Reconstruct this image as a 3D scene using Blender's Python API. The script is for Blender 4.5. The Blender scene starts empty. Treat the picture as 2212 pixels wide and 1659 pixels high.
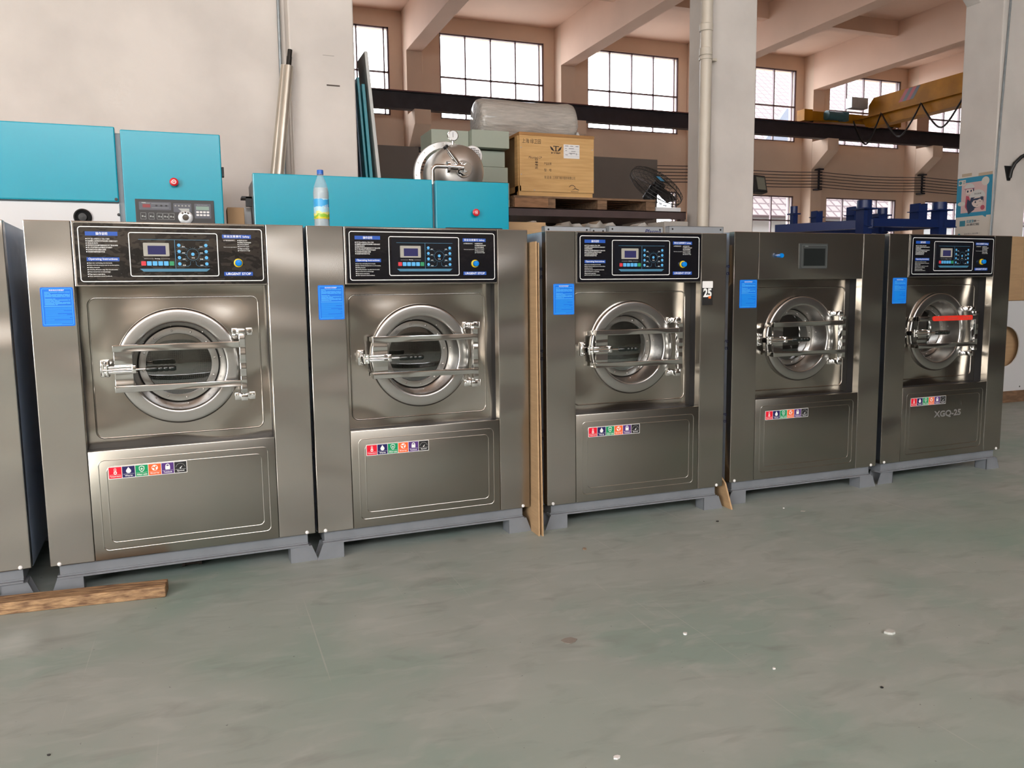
import bpy, bmesh, math, random
from mathutils import Vector, Matrix
random.seed(7)
S = bpy.context.scene
COL = S.collection
PI = math.pi

# ------------------------------------------------------------------ camera
F_PX, W_PX = 1739.67, 2212.0
psi, th, ro, CAM_H = math.radians(21.081), math.radians(6.706), math.radians(-0.678), 1.2517
fw = Vector((math.sin(psi)*math.cos(th), math.cos(psi)*math.cos(th), -math.sin(th)))
r0 = Vector((math.cos(psi), -math.sin(psi), 0)); u0 = r0.cross(fw)
rr = r0*math.cos(ro)+u0*math.sin(ro); uu = -r0*math.sin(ro)+u0*math.cos(ro)
cam = bpy.data.cameras.new('camera'); co = bpy.data.objects.new('camera', cam); COL.objects.link(co)
cam.sensor_fit = 'HORIZONTAL'; cam.sensor_width = 36.0; cam.lens = 36.0*F_PX/W_PX
cam.clip_start = 0.05; cam.clip_end = 300
co.matrix_world = Matrix(((rr.x, uu.x, -fw.x, 0), (rr.y, uu.y, -fw.y, 0), (rr.z, uu.z, -fw.z, CAM_H), (0, 0, 0, 1)))
S.camera = co

# ------------------------------------------------------------------ world, light, exposure
w = bpy.data.worlds.new('overcast_sky'); S.world = w; w.use_nodes = True
bg = w.node_tree.nodes['Background']; bg.inputs[0].default_value = (0.93, 0.96, 1.0, 1); bg.inputs[1].default_value = 9.0
S.view_settings.view_transform = 'Standard'; S.view_settings.look = 'None'
S.view_settings.exposure = 0.3; S.view_settings.gamma = 1.0; S.view_settings.use_curve_mapping = False
try:
    S.cycles.max_bounces = 10; S.cycles.diffuse_bounces = 5; S.cycles.glossy_bounces = 5; S.cycles.transparent_max_bounces = 12
    S.cycles.sample_clamp_indirect = 6.0; S.cycles.caustics_reflective = False; S.cycles.caustics_refractive = False
except Exception: pass
def area(name, loc, target, sx, sy, power, col):
    l = bpy.data.lights.new(name, 'AREA'); l.shape = 'RECTANGLE'; l.size = sx; l.size_y = sy; l.energy = power; l.color = col
    o = bpy.data.objects.new(name, l); COL.objects.link(o); o.location = loc
    o.rotation_euler = (Vector(target)-Vector(loc)).to_track_quat('-Z', 'Y').to_euler(); return o
# daylight through the big open door and the high windows behind the camera, and through the far windows; plus one added patch light
area('side_door_daylight', (-7.8, -2.2, 2.6), (2.0, 2.5, 1.0), 8.5, 4.4, 1020, (1.0, 0.985, 0.955))
area('added_patch_light', (-6.5, -8.9, 1.6), (-5.5, 6, 1.2), 2.6, 3.0, 130, (1.0, 0.93, 0.82))  # added light, no door here: puts bright patches on the door panels
area('high_window_daylight', (-1.5, -8.7, 6.2), (-0.5, 6, 2.6), 9, 1.9, 230, (1.0, 0.96, 0.91))


# ------------------------------------------------------------------ materials
MATS = {}
def mat(name, col, rough=0.5, metal=0.0, var=0.0, vscale=6.0, bump=0.0, bscale=20.0, stretch=None, spec=0.5, col2=None, emit=None, coat=0.0, detail=4.0):
    if name in MATS: return MATS[name]
    m = bpy.data.materials.new(name); m.use_nodes = True; nt = m.node_tree; b = nt.nodes['Principled BSDF']
    b.inputs['Base Color'].default_value = (*col, 1); b.inputs['Roughness'].default_value = rough; b.inputs['Metallic'].default_value = metal
    b.inputs['Specular IOR Level'].default_value = spec; b.inputs['Coat Weight'].default_value = coat
    tc = nt.nodes.new('ShaderNodeTexCoord'); mp = nt.nodes.new('ShaderNodeMapping'); nt.links.new(tc.outputs['Object'], mp.inputs[0])
    if stretch: mp.inputs['Scale'].default_value = stretch
    if var > 0 or col2:
        n = nt.nodes.new('ShaderNodeTexNoise'); n.inputs['Scale'].default_value = vscale; n.inputs['Detail'].default_value = detail
        nt.links.new(mp.outputs[0], n.inputs['Vector'])
        r = nt.nodes.new('ShaderNodeValToRGB'); r.color_ramp.elements[0].position = 0.35; r.color_ramp.elements[1].position = 0.65
        c2 = col2 or tuple(c*(1-var) for c in col)
        r.color_ramp.elements[0].color = (*c2, 1); r.color_ramp.elements[1].color = (*col, 1)
        nt.links.new(n.outputs['Fac'], r.inputs[0]); nt.links.new(r.outputs[0], b.inputs['Base Color'])
    if bump > 0:
        n2 = nt.nodes.new('ShaderNodeTexNoise'); n2.inputs['Scale'].default_value = bscale; n2.inputs['Detail'].default_value = 3
        nt.links.new(mp.outputs[0], n2.inputs['Vector'])
        bp = nt.nodes.new('ShaderNodeBump'); bp.inputs['Strength'].default_value = bump; bp.inputs['Distance'].default_value = 0.02
        nt.links.new(n2.outputs['Fac'], bp.inputs['Height']); nt.links.new(bp.outputs[0], b.inputs['Normal'])
    if emit:
        b.inputs['Emission Color'].default_value = (*emit[:3], 1); b.inputs['Emission Strength'].default_value = emit[3]
    MATS[name] = m; return m

def steel(name, col, rough, wave, wscale, brush=(1, 1, 1), aniso=0.0):
    """stainless sheet with slow buckles that bend the reflections"""
    m = bpy.data.materials.new(name); m.use_nodes = True; nt = m.node_tree; b = nt.nodes['Principled BSDF']; L = nt.links.new
    b.inputs['Base Color'].default_value = (*col, 1); b.inputs['Metallic'].default_value = 1.0; b.inputs['Roughness'].default_value = rough
    tc = nt.nodes.new('ShaderNodeTexCoord')
    oi = nt.nodes.new('ShaderNodeObjectInfo'); ad = nt.nodes.new('ShaderNodeVectorMath'); ad.operation = 'ADD'
    sc = nt.nodes.new('ShaderNodeVectorMath'); sc.operation = 'SCALE'; sc.inputs['Scale'].default_value = 1.0
    L(oi.outputs['Location'], sc.inputs[0]); mp = nt.nodes.new('ShaderNodeMapping'); mp.inputs['Scale'].default_value = brush; L(tc.outputs['Object'], mp.inputs[0]); L(mp.outputs[0], ad.inputs[0]); L(sc.outputs[0], ad.inputs[1])
    if wave > 0:
        n2 = nt.nodes.new('ShaderNodeTexNoise'); n2.inputs['Scale'].default_value = wscale; n2.inputs['Detail'].default_value = 0.0; L(ad.outputs[0], n2.inputs['Vector'])
        b1 = nt.nodes.new('ShaderNodeBump'); b1.inputs['Strength'].default_value = 1.0; b1.inputs['Distance'].default_value = wave; L(n2.outputs['Fac'], b1.inputs['Height']); L(b1.outputs[0], b.inputs['Normal'])
    MATS[name] = m; return m

def glass(name, tint, refl=1.0, base=0.05):
    m = bpy.data.materials.new(name); m.use_nodes = True; nt = m.node_tree; nt.nodes.clear(); L = nt.links.new
    o = nt.nodes.new('ShaderNodeOutputMaterial'); mx = nt.nodes.new('ShaderNodeMixShader'); t = nt.nodes.new('ShaderNodeBsdfTransparent'); g = nt.nodes.new('ShaderNodeBsdfGlossy')
    lw = nt.nodes.new('ShaderNodeLayerWeight'); lw.inputs['Blend'].default_value = 0.5
    pw = nt.nodes.new('ShaderNodeMath'); pw.operation = 'POWER'; pw.inputs[1].default_value = 5.0; L(lw.outputs['Facing'], pw.inputs[0])
    f = nt.nodes.new('ShaderNodeMath'); f.operation = 'MULTIPLY_ADD'; f.inputs[1].default_value = 0.9; f.inputs[2].default_value = base; L(pw.outputs[0], f.inputs[0])
    t.inputs[0].default_value = (*tint, 1); g.inputs['Roughness'].default_value = 0.03; g.inputs['Color'].default_value = (refl, refl, refl, 1)
    L(f.outputs[0], mx.inputs[0]); L(t.outputs[0], mx.inputs[1]); L(g.outputs[0], mx.inputs[2]); L(mx.outputs[0], o.inputs[0]); MATS[name] = m; return m

# brushed steels
STEEL = steel('brushed_steel', (0.445, 0.42, 0.385), 0.24, 0.030, 2.4, (0.8, 1, 1.7))
STEEL_P = steel('dented_door_panel_steel', (0.455, 0.425, 0.385), 0.18, 0.042, 3.2, (1, 1, 1.2))
STEEL_LOW = steel('lower_panel_steel', (0.375, 0.36, 0.325), 0.27, 0.012, 2.0, (0.8, 1, 1.5))
RINGST = steel('ring_steel', (0.51, 0.50, 0.485), 0.26, 0.0, 2.0, (2, 12, 2))
CHROME = mat('chrome', (0.80, 0.80, 0.80), 0.07, 1.0)
BARST = steel('bar_steel', (0.58, 0.575, 0.565), 0.14, 0.008, 5.0, (1, 6, 6))
DRUMST = None
def perforated(name):
    m = bpy.data.materials.new(name); m.use_nodes = True; nt = m.node_tree; b = nt.nodes['Principled BSDF']; L = nt.links.new
    b.inputs['Metallic'].default_value = 1; b.inputs['Roughness'].default_value = 0.25
    tc = nt.nodes.new('ShaderNodeTexCoord'); v = nt.nodes.new('ShaderNodeTexVoronoi'); v.inputs['Scale'].default_value = 105; v.inputs['Randomness'].default_value = 0.1
    L(tc.outputs['Object'], v.inputs['Vector']); r = nt.nodes.new('ShaderNodeValToRGB'); r.color_ramp.elements[0].position = 0.28; r.color_ramp.elements[1].position = 0.36
    r.color_ramp.elements[0].color = (0.01, 0.01, 0.01, 1); r.color_ramp.elements[1].color = (0.6, 0.58, 0.54, 1); L(v.outputs['Distance'], r.inputs[0]); L(r.outputs[0], b.inputs['Base Color']); MATS[name] = m; return m
DRUMST = perforated('perforated_drum_steel')
GREYPAINT = mat('grey_paint', (0.205, 0.222, 0.248), 0.4, 0.0, 0.12, 9, coat=0.1)
FILM = mat('blue_white_film', (0.42, 0.50, 0.62), 0.32, 0.3, 0.12, 4, bump=0.3, bscale=5)
FILMTXT = mat('film_ink', (0.02, 0.03, 0.16), 0.5)
BLACKGL = mat('black_glossy_panel', (0.006, 0.006, 0.009), 0.09, 0.0, coat=0.3, bump=0.05, bscale=12)
WAVYBLK = mat('black_panel_with_loose_film', (0.008, 0.007, 0.008), 0.04, 0.0, bump=0.55, bscale=8, coat=1.0, spec=1.0)
MEMB = mat('membrane_black', (0.008, 0.009, 0.014), 0.15)
MEMBLINE = mat('membrane_teal_ink', (0.06, 0.20, 0.32), 0.4)
WHITE = mat('white_ink', (0.85, 0.87, 0.86), 0.45)
WHITE_PL = mat('white_plastic', (0.82, 0.82, 0.82), 0.35)
BLUEINK = mat('blue_ink', (0.015, 0.085, 0.42), 0.35)
KEYBLUE = mat('key_blue', (0.10, 0.42, 0.78), 0.35)
KEYRED = mat('key_red', (0.62, 0.04, 0.06), 0.35)
KEYGREEN = mat('key_green', (0.03, 0.28, 0.12), 0.35)
STOPBLUE = mat('stop_blue', (0.0, 0.22, 0.72), 0.22, coat=0.5)
YELLOW = mat('yellow_collar', (0.80, 0.60, 0.02), 0.4)
LCDFRAME = mat('lcd_bezel', (0.36, 0.35, 0.31), 0.45)
LCD = mat('lcd_dark_blue', (0.035, 0.035, 0.12), 0.12)
STICK = mat('sticker_blue', (0.0, 0.17, 0.78), 0.35)
STICKL = mat('sticker_light_ink', (0.08, 0.47, 0.95), 0.45)
STICKM = mat('sticker_mid_ink', (0.01, 0.29, 0.85), 0.45)
BLACKRUB = mat('black_rubber_grip', (0.008, 0.012, 0.011), 0.28, coat=0.3)
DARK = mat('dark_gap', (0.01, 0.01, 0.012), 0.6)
DOORGL = glass('door_glass', (0.42, 0.46, 0.46), 0.9, 0.16)
WINGL = glass('window_glass', (0.93, 0.94, 0.95))
TEAL = mat('turquoise_paint', (0.0, 0.375, 0.53), 0.25, 0.0, 0.04, 3, coat=0.35)
TEAL_G = mat('turquoise_paint_panel_edge', (0.0, 0.26, 0.33), 0.35)
OFFWHITE = mat('white_enamel', (0.72, 0.73, 0.75), 0.3, coat=0.2)
GREYEN = mat('pale_grey_enamel', (0.40, 0.42, 0.44), 0.35)
REDPL = mat('red_plastic', (0.70, 0.02, 0.03), 0.3, coat=0.3)
PLASTER = mat('white_plaster', (0.725, 0.68, 0.638), 0.85, 0, 0.13, 1.8, bump=0.45, bscale=4, detail=9)
FARPAINT = mat('far_hall_plaster', (0.76, 0.58, 0.45), 0.85, 0, 0.10, 0.8, bump=0.15, bscale=4, detail=8)
CEILP = mat('ceiling_plaster', (0.80, 0.575, 0.45), 0.85, 0, 0.08, 0.7, detail=6)
IRON = mat('dark_red_oxide_steel', (0.028, 0.024, 0.032), 0.55, 0.0, 0.3, 5)
OXIDE = mat('red_oxide_edge', (0.14, 0.03, 0.03), 0.6)
BROWNST = mat('brown_steel_beam', (0.075, 0.048, 0.046), 0.5, 0, 0.2, 6)
WINFRAME = mat('window_frame_paint', (0.17, 0.11, 0.12), 0.5)
YELLOWP = mat('crane_yellow', (0.40, 0.165, 0.006), 0.55, 0, 0.3, 2.5, spec=0.2)
CARD = mat('cardboard', (0.50, 0.33, 0.18), 0.8, 0, 0.10, 5, stretch=(1, 1, 9), bump=0.1, bscale=12)
CARDD = mat('cardboard_edge', (0.36, 0.22, 0.11), 0.85, 0, 0.3, 60)
WOOD = mat('plank_wood', (0.46, 0.29, 0.15), 0.75, 0, 0.0, 5, stretch=(3, 14, 14), col2=(0.16, 0.085, 0.045), bump=0.4, bscale=9, detail=6)
PLY = mat('plywood', (0.66, 0.41, 0.17), 0.6, 0, 0.0, 3.5, stretch=(1.0, 1, 14), col2=(0.56, 0.33, 0.125), detail=4)
PALLETW = mat('pallet_wood', (0.26, 0.155, 0.09), 0.8, 0, 0.4, 5, stretch=(2, 6, 9))
SAGE = mat('sage_card', (0.36, 0.40, 0.33), 0.6, 0, 0.05, 4)
PIPEST = mat('worn_pipe_steel', (0.60, 0.57, 0.50), 0.35, 0.7, 0.2, 9, stretch=(1, 1, 0.25))
CONDUIT = mat('conduit_grey', (0.33, 0.37, 0.39), 0.4, 0.5, 0.2, 14)
PVC = mat('ivory_pvc', (0.66, 0.60, 0.51), 0.4, 0, 0.08, 3)
BOARD = mat('grey_brown_board', (0.17, 0.14, 0.12), 0.8, 0, 0.1, 2)
PLASTIC = mat('cloudy_plastic_wrap', (0.50, 0.47, 0.43), 0.28, 0, 0.25, 6, stretch=(1, 6, 6), bump=0.6, bscale=9, coat=0.4)
CLOUD = mat('grey_plastic_sheet', (0.34, 0.32, 0.29), 0.45, 0, 0.2, 8, bump=0.5, bscale=10)
NAVY = mat('royal_blue_paint', (0.004, 0.016, 0.085), 0.4)
BLACK = mat('black_paint', (0.012, 0.012, 0.013), 0.45)
GALV = mat('galvanised_sheet', (0.50, 0.54, 0.58), 0.35, 0.4, 0.12, 6)
DULLST = mat('dull_grey_sheet', (0.52, 0.53, 0.51), 0.5, 0.3, 0.15, 3)
TANKST = steel('tank_steel', (0.68, 0.67, 0.65), 0.42, 0.0, 2.0, (8, 2, 8))
def roof_mat():
    m = bpy.data.materials.new('roof_tiles'); m.use_nodes = True; nt = m.node_tree; b = nt.nodes['Principled BSDF']; L = nt.links.new
    tc = nt.nodes.new('ShaderNodeTexCoord'); br = nt.nodes.new('ShaderNodeTexBrick'); br.inputs['Scale'].default_value = 1.0; br.inputs['Brick Width'].default_value = 0.42; br.inputs['Row Height'].default_value = 0.40
    br.inputs['Mortar Size'].default_value = 0.045; br.offset = 0.0
    br.inputs['Color1'].default_value = (0.135, 0.105, 0.10, 1); br.inputs['Color2'].default_value = (0.15, 0.115, 0.11, 1); br.inputs['Mortar'].default_value = (0.055, 0.035, 0.038, 1)
    L(tc.outputs['Object'], br.inputs['Vector']); L(br.outputs['Color'], b.inputs['Base Color']); b.inputs['Roughness'].default_value = 0.8; return m
def floor_mat():
    m = bpy.data.materials.new('worn_green_grey_floor'); m.use_nodes = True; nt = m.node_tree; b = nt.nodes['Principled BSDF']; L = nt.links.new
    tc = nt.nodes.new('ShaderNodeTexCoord')
    def noise(sc, det, st=None, dist=0.0, rot=0.0):
        n = nt.nodes.new('ShaderNodeTexNoise'); n.inputs['Scale'].default_value = sc; n.inputs['Detail'].default_value = det; n.inputs['Distortion'].default_value = dist
        if st:
            mp = nt.nodes.new('ShaderNodeMapping'); mp.inputs['Scale'].default_value = st; mp.inputs['Rotation'].default_value = (0, 0, rot); L(tc.outputs['Object'], mp.inputs[0]); L(mp.outputs[0], n.inputs['Vector'])
        else: L(tc.outputs['Object'], n.inputs['Vector'])
        return n
    def ramp(n, stops):
        r = nt.nodes.new('ShaderNodeValToRGB'); e = r.color_ramp.elements
        e[0].position, e[0].color = stops[0][0], (*stops[0][1], 1); e[1].position, e[1].color = stops[-1][0], (*stops[-1][1], 1)
        for p, c in stops[1:-1]:
            x = e.new(p); x.color = (*c, 1)
        L(n.outputs['Fac'], r.inputs[0]); return r
    def mix(fac, a, c, mode='MIX'):
        x = nt.nodes.new('ShaderNodeMix'); x.data_type = 'RGBA'; x.blend_type = mode
        if isinstance(fac, float): x.inputs['Factor'].default_value = fac
        else: L(fac, x.inputs['Factor'])
        L(a, x.inputs['A'])
        if isinstance(c, tuple): x.inputs['B'].default_value = (*c, 1)
        else: L(c, x.inputs['B'])
        return x.outputs['Result']
    base = ramp(noise(1.5, 9, None, 0.4), [(0.34, (0.265, 0.345, 0.31)), (0.48, (0.325, 0.37, 0.345)), (0.64, (0.358, 0.396, 0.375))])
    sm = ramp(noise(5.0, 10, (1, 2.2, 1), 0.6, 0.5), [(0.50, (0, 0, 0)), (0.75, (0.7, 0.7, 0.7))])
    c = mix(sm.outputs[0], base.outputs[0], (0.415, 0.45, 0.43))
    dk = ramp(noise(4.2, 10, (1, 2.4, 1), 0.6, 0.9), [(0.55, (0, 0, 0)), (0.75, (0.45, 0.45, 0.45))])
    c = mix(dk.outputs[0], c, (0.17, 0.18, 0.16))
    gr = ramp(noise(0.55, 3), [(0.5, (0, 0, 0)), (0.68, (0.5, 0.5, 0.5))])
    c = mix(gr.outputs[0], c, (0.22, 0.34, 0.285))
    for rot, st in ((0.35, (40, 0.7, 1)), (-0.9, (55, 0.8, 1))):
        sc = ramp(noise(1.0, 5, st, 0.4, rot), [(0.70, (0, 0, 0)), (0.76, (0.35, 0.35, 0.35))])
        c = mix(sc.outputs[0], c, (0.56, 0.56, 0.53))
    sp = ramp(noise(55, 2), [(0.74, (0, 0, 0)), (0.80, (0.8, 0.8, 0.8))])
    c = mix(sp.outputs[0], c, (0.06, 0.065, 0.055))
    L(c, b.inputs['Base Color'])
    rg = ramp(noise(2.2, 6), [(0.35, (0.42, 0.42, 0.42)), (0.65, (0.6, 0.6, 0.6))]); L(rg.outputs[0], b.inputs['Roughness'])
    b.inputs['Specular IOR Level'].default_value = 0.4
    bp = nt.nodes.new('ShaderNodeBump'); bp.inputs['Strength'].default_value = 0.06; bp.inputs['Distance'].default_value = 0.01; n = noise(7, 6); L(n.outputs['Fac'], bp.inputs['Height']); L(bp.outputs[0], b.inputs['Normal'])
    return m

# ------------------------------------------------------------------ mesh helpers
class MB:
    def __init__(s): s.bm = bmesh.new()
    def box(s, x0, x1, y0, y1, z0, z1, bev=0.0, seg=2):
        b = bmesh.new(); bmesh.ops.create_cube(b, size=1.0)
        for v in b.verts: v.co = Vector(((x0+x1)/2+v.co.x*(x1-x0), (y0+y1)/2+v.co.y*(y1-y0), (z0+z1)/2+v.co.z*(z1-z0)))
        if bev > 0: bmesh.ops.bevel(b, geom=b.edges[:], offset=bev, segments=seg, affect='EDGES', profile=0.5)
        return s.add(b)
    def add(s, b, M=None):
        me = bpy.data.meshes.new('tmp'); b.to_mesh(me); b.free()
        if M is not None: me.transform(M)
        s.bm.from_mesh(me); bpy.data.meshes.remove(me); return s
    def addmesh(s, me, M=None):
        if M is not None: me.transform(M)
        s.bm.from_mesh(me); bpy.data.meshes.remove(me); return s
    def cyl(s, p0, p1, r, seg=20, r2=None, caps=True):
        p0, p1 = Vector(p0), Vector(p1); d = p1-p0; b = bmesh.new()
        bmesh.ops.create_cone(b, cap_ends=caps, segments=seg, radius1=r, radius2=r if r2 is None else r2, depth=d.length)
        M = Matrix.Translation((p0+p1)/2) @ d.to_track_quat('Z', 'Y').to_matrix().to_4x4(); return s.add(b, M)
    def sphere(s, c, r, sx=1, sy=1, sz=1, u=16, v=10):
        b = bmesh.new(); bmesh.ops.create_uvsphere(b, u_segments=u, v_segments=v, radius=r)
        return s.add(b, Matrix.Translation(c) @ Matrix.Diagonal((sx, sy, sz, 1)))
    def tube(s, pts, r, seg=10, closed=False):
        pts = [Vector(p) for p in pts]; n = len(pts); rings = []; prev = None
        for i, p in enumerate(pts):
            a = pts[(i-1) % n] if (closed or i > 0) else p; c = pts[(i+1) % n] if (closed or i < n-1) else p
            t = (c-a).normalized()
            if prev is None:
                up = Vector((0, 0, 1)) if abs(t.z) < 0.9 else Vector((1, 0, 0)); nx = t.cross(up).normalized()
            else:
                nx = prev-t*prev.dot(t); nx.normalize()
            prev = nx; ny = t.cross(nx)
            rings.append([s.bm.verts.new(p+nx*r*math.cos(2*PI*k/seg)+ny*r*math.sin(2*PI*k/seg)) for k in range(seg)])
        m = n if closed else n-1
        for i in range(m):
            A, B = rings[i], rings[(i+1) % n]
            for k in range(seg): s.bm.faces.new((A[k], A[(k+1) % seg], B[(k+1) % seg], B[k]))
        if not closed:
            s.bm.faces.new(rings[0][::-1]); s.bm.faces.new(rings[-1])
        return s
    def lathe(s, prof, c, axis='Y', seg=64, close=False):
        """profile of (radius, along) turned about an axis through c"""
        c = Vector(c); rings = []
        def pt(r, a, t):
            if axis == 'Y': return c+Vector((r*math.cos(t), a, r*math.sin(t)))
            if axis == 'Z': return c+Vector((r*math.cos(t), r*math.sin(t), a))
            return c+Vector((a, r*math.cos(t), r*math.sin(t)))
        for r, a in prof:
            rings.append([s.bm.verts.new(pt(max(r, 1e-5), a, 2*PI*k/seg)) for k in range(seg)])
        n = len(rings)
        for i in range(n if close else n-1):
            A, B = rings[i], rings[(i+1) % n]
            for k in range(seg): s.bm.faces.new((A[k], A[(k+1) % seg], B[(k+1) % seg], B[k]))
        return s
    def prism(s, poly, axis, a0, a1):
        """poly in the other two axes, extruded from a0 to a1 along axis"""
        def P(p, a):
            return Vector((a, p[0], p[1])) if axis == 'X' else Vector((p[0], a, p[1])) if axis == 'Y' else Vector((p[0], p[1], a))
        A = [s.bm.verts.new(P(p, a0)) for p in poly]; B = [s.bm.verts.new(P(p, a1)) for p in poly]; n = len(poly)
        for i in range(n): s.bm.faces.new((A[i], A[(i+1) % n], B[(i+1) % n], B[i]))
        s.bm.faces.new(A[::-1]); s.bm.faces.new(B); return s
    def face(s, pts):
        s.bm.faces.new([s.bm.verts.new(p) for p in pts]); return s
    def quad(s, x0, x1, z0, z1, y):
        return s.face([(x0, y, z0), (x1, y, z0), (x1, y, z1), (x0, y, z1)])
    def disc(s, cx, cz, r, y, seg=20, r_in=0.0, a0=0.0, a1=2*PI):
        full = abs(a1-a0-2*PI) < 1e-6; k = seg if full else seg+1
        o = [s.bm.verts.new((cx+r*math.cos(a0+(a1-a0)*i/seg), y, cz+r*math.sin(a0+(a1-a0)*i/seg))) for i in range(k)]
        if r_in <= 0 and full: s.bm.faces.new(o)
        else:
            q = [s.bm.verts.new((cx+r_in*math.cos(a0+(a1-a0)*i/seg), y, cz+r_in*math.sin(a0+(a1-a0)*i/seg))) for i in range(k)]
            for i in range(seg): s.bm.faces.new((o[i], o[(i+1) % k], q[(i+1) % k], q[i]))
        return s
    def rring(s, x0, x1, z0, z1, r, wd, y, seg=6):
        """flat rounded-rectangle outline of line width wd"""
        def loop(d):
            out = []
            for cx, cz, a in ((x1-r, z1-r, 0), (x0+r, z1-r, PI/2), (x0+r, z0+r, PI), (x1-r, z0+r, 1.5*PI)):
                for i in range(seg+1):
                    t = a+PI/2*i/seg; out.append((cx+(r-d)*math.cos(t), y, cz+(r-d)*math.sin(t)))
            return out
        A = [s.bm.verts.new(p) for p in loop(0)]; B = [s.bm.verts.new(p) for p in loop(wd)]; n = len(A)
        for i in range(n): s.bm.faces.new((A[i], A[(i+1) % n], B[(i+1) % n], B[i]))
        return s
    def rrect(s, x0, x1, z0, z1, r, y, y2=None, seg=5):
        out = []
        for cx, cz, a in ((x1-r, z1-r, 0), (x0+r, z1-r, PI/2), (x0+r, z0+r, PI), (x1-r, z0+r, 1.5*PI)):
            for i in range(seg+1):
                t = a+PI/2*i/seg; out.append((cx+r*math.cos(t), cz+r*math.sin(t)))
        if y2 is None: return s.face([(p[0], y, p[1]) for p in out])
        return s.prism(out, 'Y', y, y2)
    def build(s, name, m, parent=None, smooth=None, bevel=0.0):
        bmesh.ops.recalc_face_normals(s.bm, faces=s.bm.faces[:])
        me = bpy.data.meshes.new(name); s.bm.to_mesh(me); s.bm.free(); me.materials.append(m)
        o = bpy.data.objects.new(name, me); COL.objects.link(o)
        if parent is not None: o.parent = parent
        if smooth is not None:
            try: me.shade_auto_smooth(use_auto_smooth=True, angle=smooth)
            except Exception:
                for p in me.polygons: p.use_smooth = True
                try: me.set_sharp_from_angle(angle=smooth)
                except Exception: pass
        if bevel > 0:
            md = o.modifiers.new('bevel', 'BEVEL'); md.width = bevel; md.segments = 2; md.limit_method = 'ANGLE'
        return o
SM = math.radians(40)
_tc = {}
def text_mesh(body, bold=0.0, shear=0.0):
    k = (body, bold, shear)
    if k not in _tc:
        c = bpy.data.curves.new('t', 'FONT'); c.body = body; c.offset = bold; c.shear = shear; c.resolution_u = 3
        o = bpy.data.objects.new('t', c); COL.objects.link(o); dg = bpy.context.evaluated_depsgraph_get()
        me = bpy.data.meshes.new_from_object(o.evaluated_get(dg)); bpy.data.objects.remove(o); bpy.data.curves.remove(c)
        xs = [v.co.x for v in me.vertices]; ys = [v.co.y for v in me.vertices]
        _tc[k] = ([v.co.copy() for v in me.vertices], [list(p.vertices) for p in me.polygons], min(xs), max(xs), min(ys), max(ys)); bpy.data.meshes.remove(me)
    return _tc[k]
def put_text(mb, body, fn, x0, x1, z0, z1, bold=0.0, shear=0.0, keep=False):
    """letters fitted to the box x0..x1, z0..z1; fn maps (x, z) to 3D"""
    V, P, ax, bx, ay, by = text_mesh(body, bold, shear)
    sx = (x1-x0)/(bx-ax); sz = (z1-z0)/(by-ay)
    if keep: sx = sz
    vs = [mb.bm.verts.new(fn(x0+(v.x-ax)*sx, z0+(v.y-ay)*sz)) for v in V]
    for p in P:
        try: mb.bm.faces.new([vs[i] for i in p])
        except ValueError: pass
def plane_y(y): return lambda x, z: (x, y, z)

def tag(o, label, cat, group=None, kind=None):
    o['label'] = label
    if cat: o['category'] = cat
    if group: o['group'] = group
    if kind: o['kind'] = kind
    return o
def struct(o, label=None):
    o['kind'] = 'structure'
    if label: o['label'] = label
    return o
def empty(name, loc=(0, 0, 0), rz=0.0):
    o = bpy.data.objects.new(name, None); COL.objects.link(o); o.location = loc; o.rotation_euler = (0, 0, rz); o.empty_display_size = 0.1; return o
def kids(o): return [c for c in list(bpy.data.objects) if c.parent == o]
def copy_tree(o, children, parent=None, skip=()):
    c = o.copy(); COL.objects.link(c)
    if parent is not None: c.parent = parent
    for ch in children.get(o.name, []):
        if ch.name.split('.')[0] in skip: continue
        copy_tree(ch, children, c, skip)
    return c
def child_map():
    m = {}
    for o in bpy.data.objects:
        if o.parent: m.setdefault(o.parent.name, []).append(o)
    return m

# ================================================================== the setting
YW, PILY, CEIL, BEAMZ = 19.05, 18.64, 7.65, 6.68
bx = [0.96+3.87*k for k in range(-3, 8)]
m = MB(); m.box(-8.2, 30, -9.2, 9.0, -0.2, 0); struct(m.build('floor', floor_mat()))
m = MB(); m.box(-8.2, 30, 9.0, 19.4, -0.2, 0); struct(m.build('floor_back', mat('bounce_shop_floor', (0.52, 0.45, 0.39), 0.7, 0, 0.3, 1.5)))  # unseen far floor, colour raised to bounce light onto wall and ceiling
m = MB(); m.box(-8.2, 30, -9.2, 19.4, CEIL, CEIL+0.25); struct(m.build('ceiling', CEILP))
# plaster wall on the left between the two halls, with the pillar row
m = MB(); m.box(-8, 0.80, 7.05, 7.35, 0, CEIL); struct(m.build('wall_left', PLASTER, bevel=0.01), 'white plaster wall behind the turquoise machines')
def pillar(x0, x1, y0, y1, lab, haunch=None):
    m = MB(); m.box(x0, x1, y0, y1, 0, CEIL)
    if haunch: m.prism([(x0, haunch), (x0-0.45, haunch+0.45), (x0-0.45, BEAMZ), (x0, BEAMZ)], 'Y', y1-0.2, y1-0.01)
    return struct(m.build('pillar', PLASTER, bevel=0.012), lab)
P1 = pillar(0.77, 1.285, 6.8, 7.3, 'white plastered pillar at the end of the left wall')
m = MB(); m.box(1.052, 1.158, 6.797, 6.803, 2.897, 2.908, 0.002); m.build('plaster_scar', mat('scar_dark', (0.10, 0.08, 0.07), 0.9), P1)
m = MB(); m.box(1.03, 1.12, 6.798, 6.803, 3.130, 3.135); m.build('plaster_scar', mat('scar_grey', (0.42, 0.39, 0.36), 0.9), P1)
pillar(4.72, 5.237, 6.8, 7.2, 'white plastered pillar with the drain pipe')
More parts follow.
